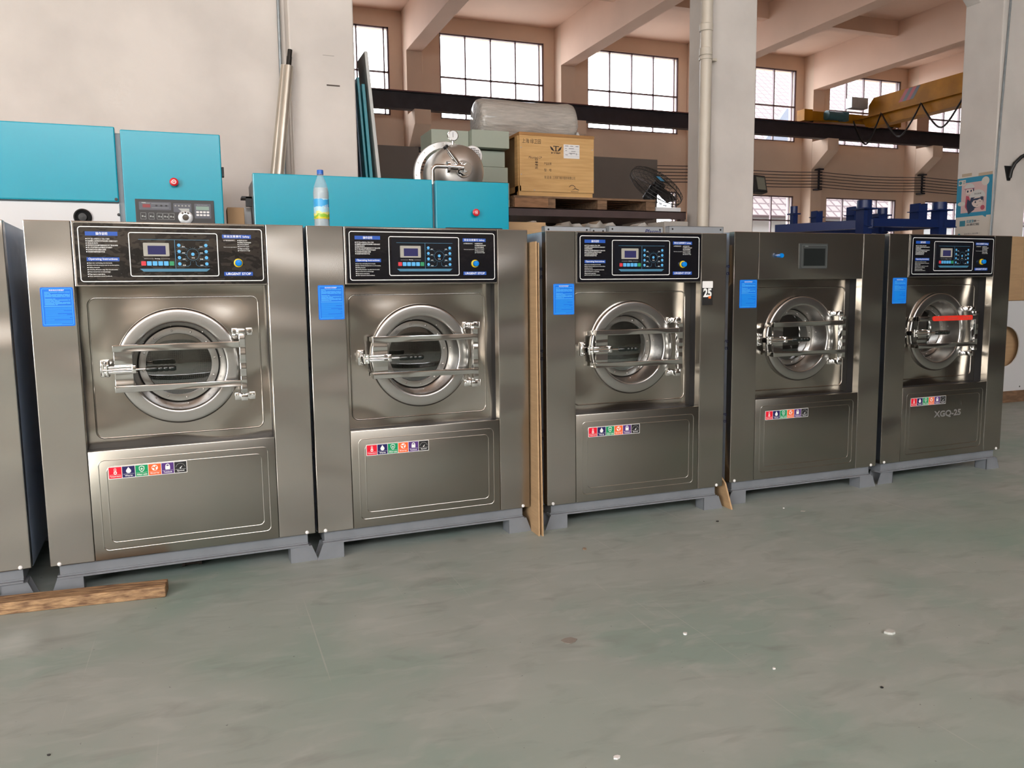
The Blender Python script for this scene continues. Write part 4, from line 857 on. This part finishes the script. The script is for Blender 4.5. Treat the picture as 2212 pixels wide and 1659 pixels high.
# ------------------------------------------------------------------ things behind the third machine
def steel_channel(x0, x1, z, y, lab):
    o = empty('sheet_metal_channel', (x0, y, 0)); w_ = x1-x0; tag(o, lab, 'sheet metal', 'sheet metal channels standing behind the third machine')
    m = MB(); m.box(0, w_-0.004, 0, 0.004, 0, z); m.box(0, 0.004, 0, 0.05, 0, z); m.box(w_-0.008, w_-0.004, 0, 0.05, 0, z); m.box(0, w_-0.004, 0, 0.05, z-0.004, z); m.build('channel', GALV, o, bevel=0.001)
    m = MB()
    for q in (0.03, w_-0.03): m.disc(q, z-0.022, 0.007, -0.001, 12)
    m.build('hole', DARK, o)
    if 0.4 < w_ < 0.46:
        m = MB(); put_text(m, 'Plasma', plane_y(-0.001), w_*0.65, w_*0.95, z-0.05, z-0.02, 0.02, 0.3); m.build('film_print', FILMTXT, o)
steel_channel(2.215, 2.565, 1.676, 5.10, 'grey metal channel, leftmost of those standing behind the third machine')
steel_channel(2.568, 2.702, 1.672, 5.12, 'narrow grey metal channel, second from left behind the third machine')
steel_channel(2.705, 3.150, 1.686, 5.10, 'wide film-printed metal channel in the middle behind the third machine')
steel_channel(3.170, 3.640, 1.690, 5.06, 'metal channel farthest right behind the third machine, by the drain pipe')
m = MB(); m.box(2.10, 2.40, 5.50, 5.85, 0, 1.735, 0.003)
tag(m.build('carton', CARD), 'open corrugated carton beside the turquoise machine, behind the second washing machine', 'box')
m = MB(); m.box(3.64, 3.87, 5.88, 6.15, 0, 1.80, 0.004); tag(m.build('carton', mat('grey_carton', (0.38, 0.36, 0.33), 0.7)), 'greyish carton in front of the drain pipe pillar, below the rack', 'box')
m = MB(); nx = 40
top = [1.765+0.022*math.sin(0.55*i)+0.012*math.sin(1.9*i+1)+(0.03 if 18 < i < 24 else 0) for i in range(nx+1)]
fr = [[m.bm.verts.new((2.42+1.2*i/nx, 6.0+dy+0.02*math.sin(1.3*i+dy*9), z)) for i, z in ((i, (top[i] if t else 0.0)) for i in range(nx+1))] for dy, t in ((0, 0), (0.03, 1), (0.22, 1), (0.25, 0))]
for a, b_ in ((0, 1), (1, 2), (2, 3)):
    for i in range(nx): m.bm.faces.new((fr[a][i], fr[a][i+1], fr[b_][i+1], fr[b_][i]))
tag(m.build('plastic_sheet', CLOUD, None, math.radians(70)), 'crumpled grey plastic sheeting over goods below the rack beam', 'plastic sheet')

# ------------------------------------------------------------------ cardboard sheets between the machines
def bent(name, path, thick, depth, m_, lab):
    """sheet standing on edge: path of (x, y, z) up its front edge, running back by depth"""
    m = MB(); rows = []
    for (x, y, z, dx) in path:
        rows.append([m.bm.verts.new(p) for p in ((x, y, z), (x+thick, y, z), (x+thick+dx, y+depth, z), (x+dx, y+depth, z))])
    for a, b_ in zip(rows[:-1], rows[1:]):
        for k in range(4): m.bm.faces.new((a[k], a[(k+1) % 4], b_[(k+1) % 4], b_[k]))
    m.bm.faces.new(rows[0][::-1]); m.bm.faces.new(rows[-1]); o = m.build(name, m_); return tag(o, lab, 'cardboard', 'cardboard sheets between the machines')
bent('cardboard_sheet', [(1.552, 3.672, 0.0, 0.012), (1.556, 3.685, 0.4, 0.01), (1.560, 3.70, 0.9, 0.008), (1.563, 3.71, 1.485, 0.006)], 0.007, 0.75, CARD, 'tall corrugated cardboard sheet on the left of the pair in front of the 25-tag machine')
bent('cardboard_sheet', [(1.570, 3.665, 0.0, 0.012), (1.573, 3.685, 0.4, 0.01), (1.577, 3.71, 0.9, 0.008), (1.580, 3.72, 1.480, 0.006)], 0.006, 0.78, CARD, 'tall corrugated cardboard sheet on the right of the pair, next to the film-covered flank')
o = bent('cardboard_sheet', [(2.744, 3.697, 0.0, 0.02), (2.742, 3.76, 0.14, 0.015), (2.738, 3.87, 0.22, 0.012), (2.760, 3.89, 0.60, 0.01), (2.774, 3.86, 1.25, 0.006), (2.752, 3.86, 1.28, 0.006), (2.752, 3.86, 1.482, 0.004)], 0.010, 0.62, CARD, 'bent cardboard sheet with a black printed patch, by the plain-header machine')
m = MB(); m.face([(2.7505, 4.00, 1.22), (2.7505, 4.22, 1.22), (2.7485, 4.22, 0.72), (2.7485, 4.00, 0.72)]); 
for v in m.bm.verts: v.co.x = 2.760-0.0125+((v.co.z-0.60)/0.65)*0.0145
pt = m.build('printed_patch', BLACK, o)
m = MB(); put_text(m, 'JFTX', lambda x, z: (2.7465+((1.12-x-0.60)/0.65)*0.0145, 4.16-z, 1.12-x), 0.0, 0.30, 0.0, 0.09, 0.03); m.build('patch_lettering', mat('gold_ink', (0.45, 0.27, 0.10), 0.5), pt)

# ------------------------------------------------------------------ plank, bolt and litter on the floor
m = MB(); m.prism([(-2.2, 0.0), (0.0, 0.0), (0.0, 0.047), (-2.2, 0.052)], 'Y', 0.0, 0.095)
o = m.build('wooden_plank', WOOD, None, bevel=0.004); o.location = (-0.192, 3.520, 0.0005); o.rotation_euler = (0, 0, -0.080); tag(o, 'rough old wooden plank on the floor at the foot of the large machine', 'plank')
RUST = mat('rusty_bolt', (0.05, 0.038, 0.032), 0.6, 0.4)
o = empty('loose_bolt', (-0.095, 3.90, 0.012)); tag(o, 'rusty bolt lying on the floor under the large machine', 'bolt')
m = MB(); m.cyl((-0.04, 0, 0), (0.04, 0, 0), 0.006, 10); m.build('shank', RUST, o)
for x in (-0.042, 0.030): m = MB(); m.cyl((x, 0, 0), (x+0.014, 0, 0), 0.012, 6); m.build('nut', RUST, o)
def scrap(x, y, r, m_, lab, flat=0.15, name='paper_scrap', cat='scrap', n=7):
    m = MB(); b = []; h_ = r*flat
    pts = [(x+r*random.uniform(0.6, 1.1)*math.cos(2*PI*k/n), y+r*random.uniform(0.5, 1.0)*math.sin(2*PI*k/n)) for k in range(n)]
    m.prism(pts, 'Z', 0.0004, 0.0008+h_); tag(m.build(name, m_), lab, cat, 'litter on the floor')
scrap(1.583, 2.389, 0.010, WHITE_PL, 'tiny white paper scrap on the open floor right of centre', 0.5)
scrap(2.267, 2.112, 0.026, mat('clear_scrap', (0.55, 0.57, 0.55), 0.25), 'pale crumpled film scrap on the floor at the right', 0.3)
scrap(0.98, 1.796, 0.012, WHITE_PL, 'white paper scrap at the very front of the floor', 0.3)
scrap(1.172, 2.501, 0.032, mat('brown_stain', (0.26, 0.235, 0.21), 0.6), 'flat brownish flake on the floor below the third machine', 0.03)
scrap(1.702, 2.048, 0.007, WHITE_PL, 'small white chip on the floor in front of the fourth machine', 0.5)
scrap(1.928, 1.817, 0.006, BLACK, 'small black chip on the floor toward the lower right', 0.5)
scrap(1.672, 3.394, 0.013, mat('curl_brown', (0.22, 0.16, 0.11), 0.6), 'curled brown shaving near the cardboard sheets', 0.5)
scrap(2.533, 3.53, 0.008, BLACK, 'black crumb on the floor before the 25-tag machine', 0.6)
scrap(3.029, 3.60, 0.006, WHITE_PL, 'white speck on the floor in front of the plain-header machine', 0.6)
scrap(3.09, 3.51, 0.022, mat('pale_strip', (0.5, 0.5, 0.46), 0.5), 'pale strip of tape on the floor in front of the plain-header machine', 0.03, n=4)
scrap(-0.449, 2.393, 0.005, BLACK, 'black crumb on the floor at the lower left', 0.6)

# ------------------------------------------------------------------ drain pipe on the middle pillar
o = empty('drain_pipe', (4.60, 6.735, 0)); tag(o, 'ivory plastic drain pipe running down the corner of the middle pillar', 'pipe')
m = MB(); m.cyl((-0.012, 0, 0), (0.03, 0, CEIL), 0.056, 28); m.build('pipe', PVC, o, SM)
for z, r_ in ((3.68, 0.064), (3.46, 0.062)):
    m = MB(); m.lathe([(0.056, z-0.035), (r_, z-0.03), (r_, z+0.03), (0.056, z+0.035)], (0.004, 0, 0), 'Z', 28); m.build('pipe_collar', PVC, o, SM)
for z in (3.40,):
    m = MB(); m.lathe([(0.060, z-0.012), (0.0625, z-0.01), (0.0625, z+0.01), (0.060, z+0.012)], (0.004, 0, 0), 'Z', 28); m.box(0.05, 0.125, -0.01, 0.07, z-0.012, z+0.012); m.build('pipe_clip', PVC, o, SM)
# floodlight on the far side of the middle pillar
o = empty('floodlight', (5.46, 7.02, 2.30)); o.rotation_euler = (math.radians(-12), 0, math.radians(18)); tag(o, 'small black floodlight on the right side of the drain pipe pillar', 'lamp')
m = MB(); m.box(-0.11, 0.11, -0.03, 0.05, -0.09, 0.09, 0.008); m.build('lamp_housing', BLACK, o)
m = MB(); m.box(-0.06, 0.08, -0.034, -0.029, -0.065, 0.065); m.build('lamp_glass', mat('lamp_lens', (0.16, 0.16, 0.13), 0.2), o)
m = MB(); m.box(-0.225, 0.0, 0.05, 0.07, -0.015, 0.015); m.build('lamp_bracket', BLACK, o)

# ------------------------------------------------------------------ poster on the right pillar
PX = 8.569
def pp(u, v): return (PX-0.0015-pp.d, 7.282-u, v)
pp.d = 0.0
def pmesh(name, m_, par, fn, d):
    m = MB(); pp.d = d; fn(m); return m.build(name, m_, par)
def pquad(m, u0, u1, v0, v1): m.face([pp(u0, v0), pp(u1, v0), pp(u1, v1), pp(u0, v1)])
def pdisc(m, u, v, ru, rv=None, n=24, a0=0, a1=2*PI):
    rv = rv or ru; k = n if a1-a0 > 6.28 else n+1; m.face([pp(u+ru*math.cos(a0+(a1-a0)*i/n), v+rv*math.sin(a0+(a1-a0)*i/n)) for i in range(k)])
Po = empty('safety_poster', (0, 0, 0)); tag(Po, 'blue and pink safety poster with two helmeted cartoon workers on the right pillar', 'poster')
PAPER = mat('poster_paper', (0.66, 0.62, 0.56), 0.6)
m = MB(); m.box(PX-0.0012, PX, 7.282-0.465, 7.282, 1.872, 2.505); m.build('sheet', PAPER, Po)
SKIN = mat('print_skin', (0.72, 0.60, 0.55), 0.6); DKB = mat('print_dark', (0.03, 0.045, 0.09), 0.6)
pmesh('blue_field', mat('print_blue', (0.03, 0.27, 0.44), 0.5), Po, lambda m: (pquad(m, 0.0, 0.465, 2.045, 2.50), m.face([pp(0.36, 2.045), pp(0.40, 2.02), pp(0.41, 2.045)])), 0.0002)
pmesh('pink_field', mat('print_pink', (0.66, 0.47, 0.46), 0.6), Po, lambda m: (pquad(m, 0.065, 0.40, 2.09, 2.44)), 0.0005)
pmesh('sun', PAPER, Po, lambda m: pdisc(m, 0.375, 2.435, 0.05), 0.0008); pmesh('logo_field', PAPER, Po, lambda m: pquad(m, 0.02, 0.115, 2.415, 2.478), 0.0008); pmesh('cloud', PAPER, Po, lambda m: pdisc(m, 0.07, 2.20, 0.05, 0.025), 0.0008)
pmesh('emblem', mat('print_teal', (0.04, 0.25, 0.30), 0.6), Po, lambda m: pdisc(m, 0.045, 2.447, 0.02), 0.0010)
pmesh('worker_body', mat('print_red', (0.45, 0.08, 0.12), 0.6), Po, lambda m: (m.face([pp(0.13, 2.29), pp(0.17, 2.28), pp(0.22, 2.12), pp(0.17, 2.09), pp(0.12, 2.16)]), pdisc(m, 0.355, 2.135, 0.028)), 0.0010)
pmesh('worker_jacket', DKB, Po, lambda m: (m.face([pp(0.17, 2.07), pp(0.25, 2.12), pp(0.23, 2.19), pp(0.15, 2.25), pp(0.14, 2.17)]), m.face([pp(0.24, 2.13), pp(0.29, 2.145), pp(0.25, 2.17)])), 0.0012)
pmesh('worker_hair', DKB, Po, lambda m: (pdisc(m, 0.175, 2.347, 0.058, 0.055), pdisc(m, 0.275, 2.225, 0.088, 0.085)), 0.0014)
pmesh('worker_face', SKIN, Po, lambda m: (pdisc(m, 0.170, 2.340, 0.050, 0.045), pdisc(m, 0.283, 2.205, 0.073, 0.062)), 0.0017)
pmesh('worker_fringe', DKB, Po, lambda m: (m.face([pp(0.20, 2.245), pp(0.365, 2.255), pp(0.345, 2.215), pp(0.32, 2.24), pp(0.28, 2.225), pp(0.235, 2.225), pp(0.215, 2.20)])), 0.0019)
pmesh('helmet', mat('print_helmet', (0.62, 0.62, 0.60), 0.6), Po, lambda m: (pdisc(m, 0.170, 2.372, 0.068, 0.058, 20, 0, PI), pdisc(m, 0.280, 2.262, 0.105, 0.085, 24, 0, PI)), 0.0021)
pmesh('helmet_rim', mat('print_rim', (0.40, 0.10, 0.18), 0.6), Po, lambda m: pquad(m, 0.100, 0.240, 2.366, 2.373), 0.0023)
pmesh('worker_eyes', DKB, Po, lambda m: (pdisc(m, 0.150, 2.338, 0.011, 0.013), pdisc(m, 0.195, 2.342, 0.011, 0.013), pdisc(m, 0.258, 2.205, 0.010, 0.012), m.face([pp(0.305, 2.208), pp(0.335, 2.204), pp(0.335, 2.208), pp(0.305, 2.213)]), m.face([pp(0.27, 2.168), pp(0.30, 2.170), pp(0.285, 2.163)])), 0.0023)
pmesh('caption_badge', mat('print_badge', (0.04, 0.25, 0.36), 0.6), Po, lambda m: (pquad(m, 0.06, 0.135, 1.935, 2.0), pquad(m, 0.155, 0.245, 1.972, 2.003)), 0.0003)
def cap(m):
    fn = lambda x, z: pp(x, z)
    put_text(m, '第一', fn, 0.248, 0.325, 1.974, 2.000, 0.02); put_text(m, '从我做起', fn, 0.155, 0.325, 1.935, 1.963, 0.02); put_text(m, '安全监督', fn, 0.24, 0.33, 2.292, 2.310, 0.01)
    put_text(m, '中国', fn, 0.078, 0.108, 2.45, 2.465, 0.01); put_text(m, '安全', fn, 0.078, 0.108, 2.43, 2.445, 0.01)
pmesh('caption', mat('print_caption', (0.06, 0.06, 0.08), 0.6), Po, cap, 0.0026)
pmesh('caption_light', PAPER, Po, lambda m: put_text(m, '安全', lambda x, z: pp(x, z), 0.162, 0.24, 1.975, 2.000, 0.02), 0.0006)
Po2 = empty('safety_poster', (0, 0, 0)); tag(Po2, 'pale second poster mostly hidden below the cartoon safety poster', 'poster')
m = MB(); m.box(PX-0.0012, PX, 7.282-0.44, 7.282-0.02, 1.25, 1.868); m.build('sheet', PAPER, Po2)
pmesh('emblem', mat('print_teal', (0.04, 0.25, 0.30), 0.6), Po2, lambda m: pdisc(m, 0.06, 1.835, 0.018), 0.0006)
pmesh('caption', mat('print_caption', (0.06, 0.06, 0.08), 0.6), Po2, lambda m: put_text(m, '安全至上 安全第一', lambda x, z: pp(x, z), 0.13, 0.34, 1.835, 1.850, 0.01), 0.0008)
m = MB()
m.tube([(8.552, 6.785, 0), (8.552, 6.785, 1.9), (8.60, 6.785, 3.2), (8.66, 6.785, 4.6), (8.70, 6.785, 7.6)], 0.012, 8); tag(m.build('conduit', CONDUIT, None, SM), 'thin grey conduit running up the pillar beside the poster', 'pipe')
for k, (u0, u1, v0, v1) in enumerate(((0.06, 0.19, 2.515, 2.55), (0.28, 0.46, 2.50, 2.535))):
    m = MB(); m.box(PX-0.0022, PX-0.0004, 7.282-u1, 7.282-u0, v0, v1); tag(m.build('tape_strip', mat('brown_tape', (0.50, 0.40, 0.29), 0.5)), 'brown tape remnant above the cartoon poster, ' + ('left' if k == 0 else 'right') + ' one', 'tape')
o = empty('lamp_arm', (8.79, 6.80, 2.52)); tag(o, 'black curved lamp bracket bolted to the front of the right pillar', 'bracket')
m = MB(); m.prism([(-0.075, 0.075), (0.075, 0.075), (0.02, -0.09), (-0.02, -0.09)], 'Y', -0.012, 0.0); m.build('wall_plate', BLACK, o)
m = MB(); m.tube([(0, -0.02, -0.06), (0.005, -0.03, 0.02), (0.03, -0.05, 0.10), (0.09, -0.08, 0.17), (0.20, -0.11, 0.225), (0.36, -0.14, 0.25), (0.7, -0.2, 0.28)], 0.021, 12); m.build('arm', BLACK, o, SM)
m = MB(); m.tube([(0.175, -0.11, 0.20), (0.18, -0.11, 0.10), (0.172, -0.11, 0.02), (0.178, -0.11, -0.06)], 0.005, 6); m.build('loose_wire', BLACK, o, SM)

# ------------------------------------------------------------------ blue frame behind the fourth machine
BF = empty('blue_steel_frame', (0, 0, 0)); tag(BF, 'royal blue welded steel frame with upright pipe sockets behind the plain-header machine', 'frame')
posts = [(5.66, 6.70, 1.97, 2.05, 0.036), (5.965, 6.08, 1.968, 2.052, 0.068), (6.86, 6.02, 1.970, 2.052, 0.068), (6.72, 6.60, 1.97, 2.05, 0.05)]
for x, y, zf, zt, r_ in posts:
    m = MB(); m.box(x-r_*0.75, x+r_*0.75, y-r_*0.75, y+r_*0.75, 0.0, zf); m.box(x-r_*0.1, x+r_*0.1, y-r_*1.15, y+r_*1.15, zf-0.16, zf); m.box(x-r_*1.3, x+r_*1.3, y-r_*1.3, y+r_*1.3, zf-0.003, zf+0.010); m.cyl((x, y, zf), (x, y, zt), r_, 28); m.build('post', NAVY, BF, SM)
def beam(p, q, w_, z0, z1, name='beam'):
    p, q = Vector((*p, 0)), Vector((*q, 0)); d = (q-p).normalized(); n = Vector((-d.y, d.x, 0))*w_/2; m = MB()
    m.prism([(v.x, v.y) for v in (p+n, q+n, q-n, p-n)], 'Z', z0, z1); m.prism([(v.x, v.y) for v in (p+n*1.5, q+n*1.5, q-n*1.5, p-n*1.5)], 'Z', z0-0.006, z0+0.004); m.build(name, NAVY, BF)
beam((5.54, 6.82), (6.03, 6.02), 0.06, 1.795, 1.872); beam((5.93, 6.06), (7.03, 6.00), 0.06, 1.812, 1.884); beam((5.60, 6.74), (6.80, 6.62), 0.06, 1.795, 1.872); beam((6.72, 6.66), (6.90, 5.98), 0.06, 1.81, 1.884)
for x, y, z0, z1, w_ in ((6.30, 6.55, 1.87, 2.045, 0.055), (6.27, 6.20, 1.87, 1.945, 0.05), (6.62, 6.05, 1.87, 2.035, 0.055), (5.88, 6.62, 1.87, 2.0, 0.04)):
    m = MB(); m.box(x-w_, x+w_, y-w_, y+w_, z0, z1-0.02); m.box(x-w_*1.5, x+w_*1.5, y-w_*1.1, y+w_*1.1, (z0+z1)/2, (z0+z1)/2+0.008); m.box(x-w_, x-w_*0.6, y-w_, y+w_, z1-0.02, z1); m.box(x+w_*0.6, x+w_, y-w_, y+w_, z1-0.02, z1); m.build('socket_bracket', NAVY, BF)

# ------------------------------------------------------------------ cartons and white plate at the far right
m = MB(); m.box(7.82, 8.30, 6.08, 6.55, 0.0, 1.07, 0.004); tag(m.build('carton', CARD), 'lower brown carton at the far right, behind the white plate', 'box')
m = MB(); m.box(7.80, 8.13, 6.06, 6.5, 1.072, 1.738, 0.004); m.box(7.80, 8.13, 6.055, 6.06, 1.30, 1.306); tag(m.build('carton', CARD), 'upper brown carton beside the rightmost machine, left one at the frame edge', 'box')
m = MB(); m.box(8.135, 8.65, 6.06, 6.5, 1.072, 1.735, 0.004); tag(m.build('carton', CARD), 'upper brown carton touching the right edge of the picture', 'box')
m = MB(); m.box(8.31, 8.9, 6.08, 6.55, 0.0, 1.07, 0.004); tag(m.build('carton', CARD), 'bottom brown carton beyond the right edge of the white plate', 'box')
PLt = empty('white_plate', (7.86, 6.0, 0.12)); tag(PLt, 'white metal plate with a big round hole leaning at the far right', 'plate')
m = MB(); N = 64; ro_ = [m.bm.verts.new((0.0+0.21*math.cos(2*PI*k/N), 0, 0.475+0.21*math.sin(2*PI*k/N))) for k in range(N)]
def sq(t): c, s2 = math.cos(t), math.sin(t); k = 0.475/max(abs(c), abs(s2)); return (k*c, 0, 0.475+k*s2)
so = [m.bm.verts.new(sq(2*PI*k/N)) for k in range(N)]
fs = [m.bm.faces.new((ro_[k], ro_[(k+1) % N], so[(k+1) % N], so[k])) for k in range(N)]
ex = bmesh.ops.extrude_face_region(m.bm, geom=fs); [setattr(v, 'co', v.co+Vector((0, 0.012, 0))) for v in ex['geom'] if isinstance(v, bmesh.types.BMVert)]
m.build('plate', OFFWHITE, PLt)
for x, z in ((0.25, 0.04), (0.37, 0.05), (0.30, 0.90), (0.42, 0.88), (-0.3, 0.05)):
    m = MB(); m.disc(x, z, 0.009, -0.001, 12); m.build('screw_hole', DARK, PLt)
m = MB(); m.box(7.3, 8.45, 5.98, 6.05, 0.0, 0.12); tag(m.build('wood_batten', PALLETW), 'timber batten under the white plate at the far right', 'plank')

# ------------------------------------------------------------------ crane
RW = empty('crane_runway', (0, 0, 0)); tag(RW, 'dark steel crane runway beam along the far wall', 'beam')
m = MB(); m.box(-8, 29.6, 18.18, 18.20, 5.32, 5.64); m.box(-8, 29.6, 18.10, 18.30, 5.27, 5.32); m.box(-8, 29.6, 18.12, 18.28, 5.64, 5.655); m.build('beam', IRON, RW)
m = MB(); m.box(-8, 29.6, 18.13, 18.27, 5.655, 5.675); m.build('rail', OXIDE, RW)
CRN = empty('bridge_crane', (0, 0, 0)); tag(CRN, 'yellow overhead bridge crane with red and grey stripes, riding the far runway', 'crane')
gx0 = 17.30
m = MB(); m.prism([(17.62, 5.82), (17.62, 6.10), (17.45, 6.275), (-6, 6.275), (-6, 5.83), (17.3, 5.83)], 'X', gx0, gx0+0.34); m.build('girder', YELLOWP, CRN, bevel=0.006)
m = MB(); m.prism([(18.2, 5.79), (18.2, 5.84), (-6, 5.84), (-6, 5.79)], 'X', gx0-0.06, gx0+0.40); m.prism([(17.9, 5.79), (17.75, 5.57), (17.5, 5.535), (-6, 5.535), (-6, 5.79)], 'X', gx0+0.06, gx0+0.28); m.prism([(17.6, 5.52), (17.6, 5.54), (-6, 5.54), (-6, 5.52)], 'X', gx0, gx0+0.34); m.build('lower_flange', YELLOWP, CRN)
for k, c in enumerate((('stripe_red', (0.30, 0.008, 0.012)), ('stripe_grey', (0.06, 0.055, 0.06)), ('stripe_red', (0.30, 0.008, 0.012)), ('stripe_grey', (0.06, 0.055, 0.06)))):
    yt = 16.39-0.118*k; m = MB(); m.face([(gx0-0.003, yt, 6.262), (gx0-0.003, yt-0.118, 6.262), (gx0-0.003, yt-0.118+0.21, 5.97), (gx0-0.003, yt+0.21, 5.97)]); m.build('warning_stripe', mat(c[0], c[1], 0.5), CRN)
m = MB(); m.box(15.55, 19.0, 18.10, 18.34, 5.72, 5.97, 0.01); m.box(15.52, 15.80, 18.06, 18.36, 5.70, 6.0, 0.01); m.build('end_truck', YELLOWP, CRN)
for x in (15.85, 18.7): m = MB(); m.cyl((x, 18.15, 5.755), (x, 18.27, 5.755), 0.08, 24); m.build('wheel', BLACK, CRN)
m = MB(); m.cyl((16.25, 18.00, 5.86), (16.72, 18.00, 5.86), 0.115, 24); m.cyl((16.20, 18.0, 5.86), (16.25, 18.0, 5.86), 0.125, 20); m.box(16.72, 16.95, 17.95, 18.15, 5.74, 5.98, 0.01); m.build('drive_motor', mat('motor_teal', (0.04, 0.11, 0.13), 0.4), CRN, SM)
m = MB(); m.box(16.72, 17.28, 17.62, 17.85, 6.02, 6.30, 0.008); m.box(16.80, 16.92, 17.61, 17.62, 6.05, 6.10); m.build('control_box', GALV, CRN)
m = MB(); pts = []
st = [(18.1, 5.78), (17.12, 5.82), (15.84, 5.80), (14.55, 5.80), (13.2, 5.8)]
for (y0, z0), (y1, z1) in zip(st[:-1], st[1:]):
    for i in range(12):
        t = i/12; pts.append((gx0-0.05, y0+(y1-y0)*(t+0.04*math.sin(2*PI*t)), z0+(z1-z0)*t-0.72*math.sin(PI*t)**0.9))
m.tube(pts, 0.022, 8); m.build('festoon_cable', BLACK, CRN, SM)
# conductor wires along the far wall
CW = empty('conductor_rail', (0, 0, 0)); tag(CW, 'six bare conductor wires strung along the far wall below the corbels', 'wires')
for k in range(6):
    z = 4.42-0.082*k; m = MB(); pts = []
    for a, b_ in zip(bx[1:-1], bx[2:]):
        for i in range(6): t = i/6; pts.append((a+0.06+(b_-a)*t, 18.48, z-0.05*math.sin(PI*t)))
    m.tube(pts, 0.011, 5); m.build('wire', IRON, CW)
for x in bx[1:]:
    m = MB(); m.box(x+0.0, x+0.06, 18.5, 18.52, 3.95, 4.50); m.box(x-0.02, x+0.14, 18.44, 18.64, 4.48, 4.52); m.box(x-0.06, x+0.10, 18.44, 18.64, 3.93, 3.97)
    for k in range(6): z = 4.42-0.082*k; m.box(x+0.02, x+0.11, 18.46, 18.50, z-0.02, z+0.02)
    m.build('insulator_bracket', IRON, CW)

# ------------------------------------------------------------------ neighbouring house seen through the windows
NB = empty('neighbouring_house', (0, 0, 0)); tag(NB, 'neighbouring house with a tiled roof outside the far windows on the right', 'house')
m = MB(); m.box(18.6, 50, 26, 36, 0, 3.9); m.build('house_wall', mat('house_wall', (0.17, 0.17, 0.17), 0.8), NB)
ang = math.atan2(9.0, 10.8); ln = math.hypot(9.0, 10.8)
m = MB(); m.prism([(1.0, 0), (34, 0), (34, ln), (8.6, ln)], 'Z', 0, 0.10); o = m.build('tiled_roof', roof_mat(), NB); o.location = (17.0, 25.6, 3.85); o.rotation_euler = (ang, 0, 0)
m = MB(); m.prism([(19.6, 5.2), (22.0, 8.2), (25.5, 6.6), (30.0, 5.2)], 'Y', 26.6, 26.8); o = m.build('gable_wall', mat('gable_grey', (0.085, 0.095, 0.12), 0.8), NB)
m = MB(); m.box(-40, 80, 19.4, 80, -0.3, -0.05); struct(m.build('ground', mat('yard_concrete', (0.4, 0.4, 0.39), 0.9)))
